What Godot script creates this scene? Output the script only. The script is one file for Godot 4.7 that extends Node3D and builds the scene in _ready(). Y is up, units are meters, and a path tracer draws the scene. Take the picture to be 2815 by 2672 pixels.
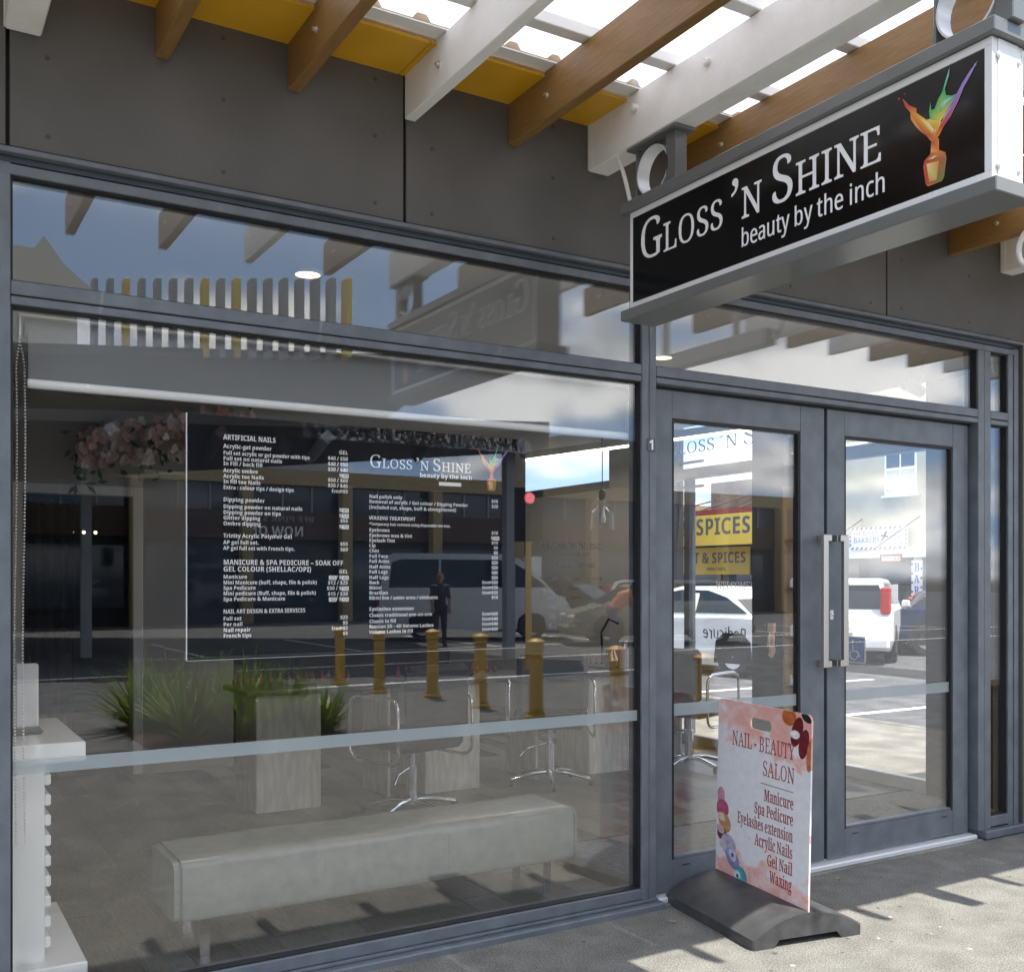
extends Node3D
# A nail salon's shop front under a timber and polycarbonate canopy, the salon inside, the side street beyond it and the street it faces.

var M := {}
var taken := {}
var rng := RandomNumberGenerator.new()


# ---------------------------------------------------------------- mesh building
class MB:
	var v := PackedVector3Array()
	var n := PackedVector3Array()
	var uv := PackedVector2Array()
	var c := PackedColorArray()
	var col := Color(1, 1, 1)
	var colored := false

	func vert(p: Vector3, nn: Vector3, t := Vector2.ZERO) -> void:
		v.append(p)
		n.append(nn)
		uv.append(t)
		c.append(col)

	# corners run counter-clockwise seen from outside
	func tri(a: Vector3, b: Vector3, d: Vector3) -> void:
		var nn := (b - a).cross(d - a).normalized()
		vert(a, nn)
		vert(d, nn)
		vert(b, nn)

	func tri_n(a: Vector3, b: Vector3, d: Vector3, na: Vector3, nb: Vector3, nd: Vector3) -> void:
		vert(a, na)
		vert(d, nd)
		vert(b, nb)

	func quad(a: Vector3, b: Vector3, d: Vector3, e: Vector3) -> void:
		var nn := (b - a).cross(e - a)
		if nn.length_squared() < 1e-14:
			nn = (d - b).cross(e - b)
		nn = nn.normalized()
		vert(a, nn, Vector2(0, 1)); vert(d, nn, Vector2(1, 0)); vert(b, nn, Vector2(1, 1))
		vert(a, nn, Vector2(0, 1)); vert(e, nn, Vector2(0, 0)); vert(d, nn, Vector2(1, 0))

	func quad_n(a: Vector3, b: Vector3, d: Vector3, e: Vector3, na: Vector3, nb: Vector3, nd: Vector3, ne: Vector3) -> void:
		vert(a, na); vert(d, nd); vert(b, nb)
		vert(a, na); vert(e, ne); vert(d, nd)

	func box(lo: Vector3, hi: Vector3, x := Transform3D.IDENTITY) -> void:
		var p := []
		for k in 8:
			p.append(x * Vector3(hi.x if k & 1 else lo.x, hi.y if k & 2 else lo.y, hi.z if k & 4 else lo.z))
		for f in [[4, 5, 7, 6], [1, 0, 2, 3], [5, 1, 3, 7], [0, 4, 6, 2], [6, 7, 3, 2], [0, 1, 5, 4]]:
			quad(p[f[0]], p[f[1]], p[f[2]], p[f[3]])

	# a box whose edges are chamfered by b
	func cbox(lo: Vector3, hi: Vector3, b: float, x := Transform3D.IDENTITY) -> void:
		var m := (lo + hi) / 2.0
		var h := (hi - lo) / 2.0
		b = minf(b, minf(h.x, minf(h.y, h.z)) * 0.9)
		var q := func(s: Vector3, k: int) -> Vector3:
			var e := h - Vector3(b, b, b)
			e[k] = h[k]
			return x * (m + s * e)
		for k in 3:
			var i := (k + 1) % 3
			var j := (k + 2) % 3
			for s in [-1.0, 1.0]:
				var pts := []
				for w in [[-1, -1], [1, -1], [1, 1], [-1, 1]]:
					var sg := Vector3.ZERO
					sg[k] = s
					sg[i] = w[0]
					sg[j] = w[1]
					pts.append(q.call(sg, k))
				if s < 0:
					pts.reverse()
				quad(pts[0], pts[1], pts[2], pts[3])
			for si in [-1.0, 1.0]:
				for sj in [-1.0, 1.0]:
					var a := Vector3.ZERO
					a[i] = si
					a[j] = sj
					var a0 := a
					a0[k] = -1
					var a1 := a
					a1[k] = 1
					var pp := [q.call(a0, i), q.call(a1, i), q.call(a1, j), q.call(a0, j)]
					if si * sj > 0:
						pp.reverse()
					quad(pp[0], pp[1], pp[2], pp[3])
		for sx in [-1.0, 1.0]:
			for sy in [-1.0, 1.0]:
				for sz in [-1.0, 1.0]:
					var s := Vector3(sx, sy, sz)
					if sx * sy * sz > 0:
						tri(q.call(s, 0), q.call(s, 1), q.call(s, 2))
					else:
						tri(q.call(s, 0), q.call(s, 2), q.call(s, 1))

	func tube(pts: Array, r: float, sides := 8, closed := false) -> void:
		var rings := []
		var norms := []
		var up := Vector3(0.13, 0.97, 0.21).normalized()
		var prev := Vector3.ZERO
		var cnt := pts.size()
		for k in cnt:
			var d: Vector3
			if closed:
				d = (pts[(k + 1) % cnt] - pts[(k - 1 + cnt) % cnt]).normalized()
			else:
				d = (pts[mini(k + 1, cnt - 1)] - pts[maxi(k - 1, 0)]).normalized()
			var a := prev - d * prev.dot(d)
			if a.length() < 1e-4:
				a = up.cross(d)
				if a.length() < 0.1:
					a = Vector3.RIGHT.cross(d)
			a = a.normalized()
			prev = a
			var b := d.cross(a)
			var ring := []
			var nr := []
			for s in sides:
				var t := TAU * s / sides
				var w := a * cos(t) + b * sin(t)
				nr.append(w)
				ring.append(pts[k] + w * r)
			rings.append(ring)
			norms.append(nr)
		var last := cnt if closed else cnt - 1
		for k in last:
			var k2 := (k + 1) % cnt
			for s in sides:
				var s2 := (s + 1) % sides
				quad_n(rings[k][s], rings[k][s2], rings[k2][s2], rings[k2][s], norms[k][s], norms[k][s2], norms[k2][s2], norms[k2][s])
		if not closed:
			for e in [0, cnt - 1]:
				for s in range(1, sides - 1):
					if e == 0:
						tri(rings[e][0], rings[e][s + 1], rings[e][s])
					else:
						tri(rings[e][0], rings[e][s], rings[e][s + 1])

	# profile: Vector2(radius, height), from bottom to top on the outside
	func lathe(profile: Array, sides := 16, x := Transform3D.IDENTITY) -> void:
		for k in profile.size() - 1:
			var p: Vector2 = profile[k]
			var q: Vector2 = profile[k + 1]
			var sl := Vector2(q.y - p.y, p.x - q.x).normalized()
			for s in sides:
				var t0 := TAU * s / sides
				var t1 := TAU * (s + 1) / sides
				var d0 := Vector3(cos(t0), 0, -sin(t0))
				var d1 := Vector3(cos(t1), 0, -sin(t1))
				var n0 := x.basis * (d0 * sl.x + Vector3.UP * sl.y)
				var n1 := x.basis * (d1 * sl.x + Vector3.UP * sl.y)
				var a := x * (d0 * p.x + Vector3.UP * p.y)
				var b := x * (d1 * p.x + Vector3.UP * p.y)
				var d := x * (d1 * q.x + Vector3.UP * q.y)
				var e := x * (d0 * q.x + Vector3.UP * q.y)
				if p.x < 1e-6:
					tri_n(a, d, e, n0, n1, n0)
				elif q.x < 1e-6:
					tri_n(a, b, d, n0, n1, n0)
				else:
					quad_n(a, b, d, e, n0, n1, n1, n0)

	# a flat outline (counter-clockwise, in x and y) given a thickness along z from z0 to z1
	func slab(poly: PackedVector2Array, z0: float, z1: float, x := Transform3D.IDENTITY) -> void:
		var ix := Geometry2D.triangulate_polygon(poly)
		for k in range(0, ix.size(), 3):
			var a := poly[ix[k]]
			var b := poly[ix[k + 1]]
			var d := poly[ix[k + 2]]
			if (b - a).cross(d - a) < 0:
				var sw := b
				b = d
				d = sw
			tri(x * Vector3(a.x, a.y, z1), x * Vector3(b.x, b.y, z1), x * Vector3(d.x, d.y, z1))
			tri(x * Vector3(a.x, a.y, z0), x * Vector3(d.x, d.y, z0), x * Vector3(b.x, b.y, z0))
		for k in poly.size():
			var a := poly[k]
			var b := poly[(k + 1) % poly.size()]
			quad(x * Vector3(a.x, a.y, z0), x * Vector3(b.x, b.y, z0), x * Vector3(b.x, b.y, z1), x * Vector3(a.x, a.y, z1))

	func ball(at: Vector3, r: Vector3, rings := 6, sides := 10) -> void:
		for k in rings:
			var p0 := PI * k / rings - PI / 2
			var p1 := PI * (k + 1) / rings - PI / 2
			for s in sides:
				var t0 := TAU * s / sides
				var t1 := TAU * (s + 1) / sides
				var f := func(p: float, t: float) -> Vector3: return Vector3(cos(p) * cos(t), sin(p), -cos(p) * sin(t))
				var a: Vector3 = f.call(p0, t0)
				var b: Vector3 = f.call(p0, t1)
				var d: Vector3 = f.call(p1, t1)
				var e: Vector3 = f.call(p1, t0)
				if k == 0:
					tri_n(at + a * r, at + d * r, at + e * r, a, d, e)
				elif k == rings - 1:
					tri_n(at + a * r, at + b * r, at + d * r, a, b, d)
				else:
					quad_n(at + a * r, at + b * r, at + d * r, at + e * r, a, b, d, e)

	# a car's shell: a side outline (x forward, y up) whose half width depends on height
	func shell(poly: PackedVector2Array, w: Callable) -> void:
		var ix := Geometry2D.triangulate_polygon(poly)
		for k in range(0, ix.size(), 3):
			var a := poly[ix[k]]
			var b := poly[ix[k + 1]]
			var d := poly[ix[k + 2]]
			if (b - a).cross(d - a) < 0:
				var sw := b
				b = d
				d = sw
			tri(Vector3(a.x, a.y, w.call(a.y)), Vector3(b.x, b.y, w.call(b.y)), Vector3(d.x, d.y, w.call(d.y)))
			tri(Vector3(a.x, a.y, -w.call(a.y)), Vector3(d.x, d.y, -w.call(d.y)), Vector3(b.x, b.y, -w.call(b.y)))
		for k in poly.size():
			var a := poly[k]
			var b := poly[(k + 1) % poly.size()]
			var wa: float = w.call(a.y)
			var wb: float = w.call(b.y)
			quad(Vector3(a.x, a.y, -wa), Vector3(b.x, b.y, -wb), Vector3(b.x, b.y, wb), Vector3(a.x, a.y, wa))

	func mesh() -> ArrayMesh:
		var a := []
		a.resize(Mesh.ARRAY_MAX)
		a[Mesh.ARRAY_VERTEX] = v
		a[Mesh.ARRAY_NORMAL] = n
		a[Mesh.ARRAY_TEX_UV] = uv
		if colored:
			a[Mesh.ARRAY_COLOR] = c
		var m := ArrayMesh.new()
		m.add_surface_from_arrays(Mesh.PRIMITIVE_TRIANGLES, a)
		return m


# ---------------------------------------------------------------- nodes
func numbered(s: String) -> String:
	taken[s] = taken.get(s, -1) + 1
	return s if taken[s] == 0 else "%s_%03d" % [s, taken[s]]


func part(called: String, m, material: Material, parent: Node, where := Vector3.ZERO) -> MeshInstance3D:
	var o := MeshInstance3D.new()
	o.name = called
	o.mesh = m.mesh() if m is MB else m
	o.material_override = material
	o.position = where
	parent.add_child(o, true)
	return o


func thing(called: String, label: String, category: String, at := Vector3.ZERO, turn := 0.0, group := "") -> Node3D:
	var o := Node3D.new()
	o.name = numbered(called)
	add_child(o, true)
	o.position = at
	o.rotation.y = turn
	o.set_meta("label", label)
	o.set_meta("category", category)
	if group:
		o.set_meta("group", group)
	return o


func single(called: String, m, material: Material, label: String, category: String, group := "") -> MeshInstance3D:
	var o := part(numbered(called), m, material, self)
	o.set_meta("label", label)
	o.set_meta("category", category)
	if group:
		o.set_meta("group", group)
	return o


func struct(called: String, m, material: Material) -> MeshInstance3D:
	var o := part(numbered(called), m, material, self)
	o.set_meta("kind", "structure")
	return o


func copy(o: Node3D, called: String, label: String, at: Vector3, turn := 0.0) -> Node3D:
	var d := o.duplicate()
	d.name = numbered(called)
	add_child(d, true)
	d.position = at
	d.rotation.y = turn
	d.set_meta("label", label)
	return d


func bx(lo: Vector3, hi: Vector3) -> MB:
	var m := MB.new()
	m.box(lo, hi)
	return m


func cb(lo: Vector3, hi: Vector3, b := 0.004) -> MB:
	var m := MB.new()
	m.cbox(lo, hi, b)
	return m


func V(x: float, y: float, z: float) -> Vector3:
	return Vector3(x, y, z)


# ---------------------------------------------------------------- materials
func lin(r: float, g: float, b: float) -> Color:
	return Color(r, g, b).linear_to_srgb()


func mat(called: String, color: Color, rough := 0.6, metal := 0.0) -> StandardMaterial3D:
	var m := StandardMaterial3D.new()
	m.resource_name = called
	m.albedo_color = color
	m.roughness = rough
	m.metallic = metal
	M[called] = m
	return m


func field(seed: int, freq: float, octaves: int, size: int) -> PackedByteArray:
	var f := FastNoiseLite.new()
	f.seed = seed
	f.frequency = freq
	f.noise_type = FastNoiseLite.TYPE_SIMPLEX_SMOOTH
	f.fractal_type = FastNoiseLite.FRACTAL_FBM
	f.fractal_octaves = octaves
	var im := f.get_seamless_image(size, size)
	im.convert(Image.FORMAT_L8)
	return im.get_data()


# a texture between two colours (sRGB), from layers of [seed, frequency, octaves, weight]
func noise_tex(c0: Color, c1: Color, layers: Array, size := 512, gain := 1.0) -> ImageTexture:
	var total := PackedFloat32Array()
	total.resize(size * size)
	var ws := 0.0
	for l in layers:
		var d := field(l[0], l[1], l[2], size)
		var w: float = l[3]
		ws += absf(w)
		for k in size * size:
			total[k] += w * (d[k] / 255.0 - 0.5)
	var out := PackedByteArray()
	out.resize(size * size * 3)
	var r0 := c0.r * 255.0
	var g0 := c0.g * 255.0
	var b0 := c0.b * 255.0
	var dr := c1.r * 255.0 - r0
	var dg := c1.g * 255.0 - g0
	var db := c1.b * 255.0 - b0
	for k in size * size:
		var t := clampf(0.5 + total[k] / ws * gain, 0.0, 1.0)
		out[k * 3] = int(r0 + dr * t)
		out[k * 3 + 1] = int(g0 + dg * t)
		out[k * 3 + 2] = int(b0 + db * t)
	var im := Image.create_from_data(size, size, false, Image.FORMAT_RGB8, out)
	im.generate_mipmaps()
	return ImageTexture.create_from_image(im)


func tex_mat(called: String, tex: Texture2D, rough: float, scale: Vector3, metal := 0.0) -> StandardMaterial3D:
	var m := mat(called, Color.WHITE, rough, metal)
	m.albedo_texture = tex
	m.uv1_triplanar = true
	m.uv1_world_triplanar = true
	m.uv1_scale = scale
	return m


func materials() -> void:
	# ground
	var t := noise_tex(Color8(78, 77, 74), Color8(142, 140, 133), [[3, 0.17, 2, 1.0], [5, 0.38, 1, 0.9], [8, 0.008, 4, 0.4]], 1024, 2.3)
	var pim := t.get_image()
	pim.clear_mipmaps()
	rng.seed = 77
	for k in 46:
		var cx := rng.randi_range(12, 1011)
		var cy := rng.randi_range(12, 1011)
		var rr := rng.randf_range(2.5, 8.0)
		var dark := rng.randf() < 0.75
		for dy in range(-9, 10):
			for dx in range(-9, 10):
				var w := clampf((rr - sqrt(dx * dx * rng.randf_range(0.85, 1.15) + dy * dy)) * 0.6, 0.0, 1.0)
				if w > 0.0:
					var c0 := pim.get_pixel(cx + dx, cy + dy)
					pim.set_pixel(cx + dx, cy + dy, c0.lerp(Color8(52, 50, 48) if dark else Color8(196, 193, 184), w * 0.6))
	pim.generate_mipmaps()
	t = ImageTexture.create_from_image(pim)
	var m := tex_mat("exposed aggregate", t, 0.9, Vector3.ONE * 0.55)
	m.heightmap_enabled = true
	m.heightmap_texture = noise_tex(Color.BLACK, Color.WHITE, [[3, 0.17, 2, 1.0], [5, 0.38, 1, 0.9]], 1024, 2.0)
	m.heightmap_scale = 0.12
	tex_mat("asphalt", noise_tex(Color8(62, 63, 66), Color8(104, 105, 106), [[11, 0.3, 2, 1.0], [12, 0.01, 3, 0.8]], 512, 1.8), 0.85, Vector3.ONE * 0.4)
	tex_mat("concrete path", noise_tex(Color8(96, 94, 88), Color8(142, 138, 130), [[13, 0.25, 2, 0.8], [14, 0.012, 4, 1.0]], 512, 1.8), 0.85, Vector3.ONE * 0.35)
	tex_mat("dark paving", noise_tex(Color8(86, 85, 82), Color8(118, 116, 112), [[16, 0.2, 2, 1.0], [17, 0.012, 3, 0.7]], 512, 1.8), 0.85, Vector3.ONE * 0.5)
	mat("line paint", lin(0.72, 0.72, 0.7), 0.7)
	tex_mat("soil", noise_tex(Color8(52, 38, 26), Color8(105, 78, 52), [[15, 0.12, 3, 1.0]], 256, 1.8), 0.95, Vector3.ONE * 1.0)
	# shop front
	tex_mat("frame powder coat", noise_tex(Color8(90, 96, 103), Color8(107, 113, 120), [[21, 0.012, 5, 1.0], [22, 0.3, 1, 0.3]], 512, 1.6), 0.42, Vector3.ONE * 0.9)
	tex_mat("dark powder coat", noise_tex(Color8(70, 76, 84), Color8(80, 86, 94), [[21, 0.02, 3, 1.0]], 256, 1.4), 0.45, Vector3.ONE * 0.9)
	tex_mat("cladding", noise_tex(Color8(84, 82, 78), Color8(95, 92, 88), [[23, 0.008, 4, 1.0], [24, 0.25, 2, 0.4]], 512, 1.5), 0.55, Vector3.ONE * 0.45)
	mat("dark fixing", lin(0.06, 0.056, 0.052), 0.6)
	mat("seal", lin(0.008, 0.008, 0.01), 0.6)
	mat("mill aluminium", lin(0.72, 0.74, 0.76), 0.36, 0.25)
	mat("brushed steel", lin(0.55, 0.52, 0.48), 0.34, 1.0)
	mat("chrome", lin(0.78, 0.79, 0.8), 0.08, 1.0)
	var g := mat("glass", Color(1, 1, 1, 0.0), 0.0)
	g.transparency = BaseMaterial3D.TRANSPARENCY_ALPHA
	g = mat("side glass", Color(1, 1, 1, 0.0), 0.0)
	g.transparency = BaseMaterial3D.TRANSPARENCY_ALPHA
	var fr := mat("frosted film", Color(lin(0.4, 0.45, 0.46), 0.5), 0.55)
	fr.transparency = BaseMaterial3D.TRANSPARENCY_ALPHA
	# canopy
	m = tex_mat("stained timber", noise_tex(Color8(122, 91, 48), Color8(142, 108, 61), [[31, 0.05, 3, 1.0], [32, 0.2, 2, 0.5]], 512, 1.5), 0.5, V(2.2, 2.2, 0.22))
	tex_mat("white paint", noise_tex(Color8(226, 224, 218), Color8(236, 235, 230), [[33, 0.012, 4, 1.0], [34, 0.2, 2, 0.35]], 512, 1.6), 0.5, Vector3.ONE * 0.7)
	tex_mat("steel paint", noise_tex(Color8(226, 224, 217), Color8(237, 235, 230), [[35, 0.012, 4, 1.0], [36, 0.1, 3, 0.35]], 512, 1.7), 0.45, Vector3.ONE * 0.7)
	tex_mat("yellow soffit", noise_tex(Color8(205, 152, 28), Color8(220, 168, 42), [[37, 0.012, 3, 1.0]], 256, 1.4), 0.45, Vector3.ONE * 0.6)
	mat("white metal", lin(0.74, 0.74, 0.72), 0.4)
	var pc := mat("polycarbonate", lin(0.86, 0.86, 0.89), 0.35)
	pc.backlight_enabled = true
	pc.backlight = Color(0.84, 0.84, 0.88)
	mat("galvanised bolt", lin(0.7, 0.69, 0.66), 0.3, 0.9)
	# signs
	mat("sign grey", lin(0.15, 0.155, 0.15), 0.2)
	mat("sign black", lin(0.006, 0.006, 0.007), 0.12)
	mat("sign frame", lin(0.74, 0.74, 0.72), 0.35)
	mat("vinyl white", lin(0.85, 0.85, 0.85), 0.45)
	mat("vinyl black", lin(0.02, 0.02, 0.02), 0.5)
	mat("vinyl grey", lin(0.09, 0.095, 0.1), 0.5)
	mat("poster black", lin(0.008, 0.01, 0.014), 0.5).metallic_specular = 0.12
	mat("maroon print", lin(0.3, 0.05, 0.05), 0.5)
	mat("recycled rubber", lin(0.05, 0.05, 0.053), 0.42)
	M["recycled rubber"].albedo_texture = noise_tex(Color8(200, 200, 200), Color8(255, 255, 255), [[41, 0.01, 4, 1.0], [42, 0.3, 2, 0.6]], 512, 2.0)
	M["recycled rubber"].albedo_color = lin(0.07, 0.07, 0.072)
	M["recycled rubber"].uv1_triplanar = true
	M["recycled rubber"].uv1_scale = Vector3.ONE * 1.7
	var pr := mat("print colours", Color.WHITE, 0.4)
	pr.vertex_color_use_as_albedo = true
	# salon
	mat("ceiling paint", lin(0.72, 0.72, 0.7), 0.8)
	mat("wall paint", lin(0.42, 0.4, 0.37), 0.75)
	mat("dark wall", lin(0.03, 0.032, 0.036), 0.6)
	mat("dark curtain", lin(0.008, 0.008, 0.009), 0.9)
	tex_mat("door mat carpet", noise_tex(Color8(92, 94, 96), Color8(150, 151, 151), [[51, 0.33, 2, 1.0], [52, 0.03, 2, 0.3]], 512, 2.2), 0.95, Vector3.ONE * 1.2)
	for k in 4:
		var a := 84 + k * 9
		tex_mat("vinyl plank %d" % k, noise_tex(Color8(a - 14, a - 18, a - 24), Color8(a + 16, a + 12, a + 4), [[60 + k, 0.06, 3, 1.0], [70 + k, 0.2, 2, 0.4]], 256, 1.7), 0.38, V(5.0, 5.0, 0.5))
	tex_mat("pale laminate", noise_tex(Color8(186, 182, 172), Color8(212, 208, 198), [[81, 0.06, 3, 1.0]], 256, 1.6), 0.5, V(1.2, 0.25, 1.2))
	tex_mat("grey leather", noise_tex(Color8(126, 129, 122), Color8(144, 147, 139), [[83, 0.02, 4, 1.0], [84, 0.25, 2, 0.4]], 512, 1.0), 0.24, Vector3.ONE * 1.3)
	mat("dark laminate", lin(0.045, 0.042, 0.04), 0.35)
	mat("gloss white", lin(0.86, 0.87, 0.86), 0.18)
	mat("seam thread", lin(0.16, 0.165, 0.155), 0.45)
	mat("black leather", lin(0.012, 0.012, 0.013), 0.35)
	mat("black plastic", lin(0.015, 0.015, 0.016), 0.4)
	mat("white plastic", lin(0.78, 0.78, 0.76), 0.4)
	mat("blind fabric", lin(0.2, 0.205, 0.205), 0.8)
	mat("skin tone plastic", lin(0.55, 0.36, 0.22), 0.45)
	mat("copper", lin(0.75, 0.5, 0.38), 0.18, 1.0)
	var lamp := mat("lamp glow", Color(1, 1, 1), 0.5)
	lamp.emission_enabled = true
	lamp.emission = Color(1.0, 0.96, 0.9)
	lamp.emission_energy_multiplier = 2.2
	lamp = mat("warm glow", Color(1, 1, 1), 0.5)
	lamp.emission_enabled = true
	lamp.emission = Color(1.0, 0.86, 0.62)
	lamp.emission_energy_multiplier = 2.5
	lamp = mat("red glow", Color(1, 1, 1), 0.5)
	lamp.emission_enabled = true
	lamp.emission = Color(1.0, 0.08, 0.03)
	lamp.emission_energy_multiplier = 1.6
	# street
	tex_mat("cream render", noise_tex(Color8(178, 171, 146), Color8(196, 189, 164), [[91, 0.012, 4, 1.0]], 256, 1.6), 0.8, Vector3.ONE * 0.2)
	tex_mat("yellow render", noise_tex(Color8(176, 156, 104), Color8(192, 172, 120), [[92, 0.012, 4, 1.0]], 256, 1.6), 0.8, Vector3.ONE * 0.2)
	tex_mat("old concrete", noise_tex(Color8(96, 94, 84), Color8(142, 139, 126), [[93, 0.02, 4, 1.0], [94, 0.2, 2, 0.3]], 256, 1.8), 0.9, Vector3.ONE * 0.15)
	mat("navy paint", lin(0.018, 0.026, 0.05), 0.5)
	mat("charcoal paint", lin(0.035, 0.036, 0.04), 0.6)
	mat("tan paint", lin(0.34, 0.25, 0.12), 0.6)
	mat("brown paint", lin(0.075, 0.04, 0.028), 0.6)
	mat("red paint", lin(0.25, 0.03, 0.03), 0.5)
	mat("sign yellow", lin(0.75, 0.52, 0.06), 0.5)
	mat("sign blue", lin(0.04, 0.16, 0.62), 0.4)
	mat("bollard yellow", lin(0.52, 0.3, 0.03), 0.45)
	mat("window dark", lin(0.03, 0.05, 0.075), 0.05)
	mat("curtain pale", lin(0.55, 0.56, 0.6), 0.9)
	mat("pale cream", lin(0.62, 0.6, 0.52), 0.8)
	mat("soffit grey", lin(0.06, 0.06, 0.062), 0.7)
	mat("roof iron", lin(0.3, 0.31, 0.32), 0.5)
	mat("car white", lin(0.7, 0.71, 0.72), 0.18)
	mat("car silver", lin(0.5, 0.51, 0.52), 0.25, 0.3)
	mat("car blue", lin(0.012, 0.02, 0.06), 0.12)
	mat("car gold", lin(0.32, 0.3, 0.24), 0.22, 0.3)
	mat("car black", lin(0.008, 0.008, 0.01), 0.1)
	mat("car glass", lin(0.012, 0.016, 0.018), 0.04)
	mat("tyre", lin(0.012, 0.012, 0.012), 0.85)
	mat("rim", lin(0.5, 0.5, 0.5), 0.3, 0.8)
	mat("tail lamp", lin(0.42, 0.015, 0.015), 0.15)
	mat("head lamp", lin(0.6, 0.62, 0.64), 0.1)
	var lf := mat("strap leaf", Color.WHITE, 0.35)
	lf.vertex_color_use_as_albedo = true
	lf.backlight_enabled = true
	lf.backlight = Color(0.7, 0.8, 0.3)
	var pt := mat("petals", Color.WHITE, 0.7)
	pt.vertex_color_use_as_albedo = true
	mat("person dark", lin(0.02, 0.022, 0.03), 0.8)


# ---------------------------------------------------------------- lettering
func font(kind: String, bold := false, italic := false) -> Font:
	var key := "%s%s%s" % [kind, bold, italic]
	if not M.has("font" + key):
		var f := SystemFont.new()
		f.font_names = PackedStringArray([kind])
		f.font_weight = 700 if bold else 400
		if not italic:
			M["font" + key] = f
		else:
			var w := FontVariation.new()
			w.base_font = f
			w.variation_transform = Transform2D(Vector2(1, 0), Vector2(0.2, 1), Vector2.ZERO)
			M["font" + key] = w
	return M["font" + key]


# one run of letters with its baseline's left end (align 0), middle (1) or right end (2) at the place; cap: height of a capital
func letters(s: String, f: Font, cap: float, at: Transform3D, material: Material, parent: Node, align := 0, width := 0.0, called := "lettering", depth := 0.0016) -> MeshInstance3D:
	var t := TextMesh.new()
	t.text = s
	t.font = f
	t.font_size = 48
	t.pixel_size = cap / (48 * 0.714)
	t.depth = depth
	t.curve_step = 1.5
	t.horizontal_alignment = [HORIZONTAL_ALIGNMENT_LEFT, HORIZONTAL_ALIGNMENT_CENTER, HORIZONTAL_ALIGNMENT_RIGHT][align]
	t.vertical_alignment = VERTICAL_ALIGNMENT_BOTTOM
	var o := part(called, t, material, parent)
	var drop := f.get_descent(48) * t.pixel_size
	var wide := t.get_aabb().size.x
	var sx := width / wide if width > 0.0 and wide > 0.0 else 1.0
	var x := at
	x.basis = x.basis * Basis.from_scale(V(sx, 1, 1))
	x.origin = at * V(0, -drop, 0)
	o.transform = x
	return o


# large and small capitals, fitted into a width
func small_caps(words: Array, f: Font, cap: float, small: float, at: Transform3D, width: float, material: Material, parent: Node, depth := 0.0016) -> void:
	var lens := []
	var total := 0.0
	for w in words:
		var sz: float = cap if w[1] else small
		var l := f.get_string_size(w[0], HORIZONTAL_ALIGNMENT_LEFT, -1, 480).x / 480.0 * sz / 0.714
		lens.append(l)
		total += l
	var k := width / total
	var x := 0.0
	for i in words.size():
		if words[i][0].strip_edges() != "":
			var sz: float = cap if words[i][1] else small
			var tr := at
			tr.basis = tr.basis * Basis.from_scale(V(k, 1, 1))
			tr.origin = at * V(x, 0, 0)
			letters(words[i][0], f, sz, tr, material, parent, 0, 0.0, "lettering", depth)
		x += lens[i] * k


const SHOP_NAME := [["G", true], ["LOSS", false], [" ", false], ["’", true], ["N", false], [" ", false], ["S", true], ["HINE", false]]


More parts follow.
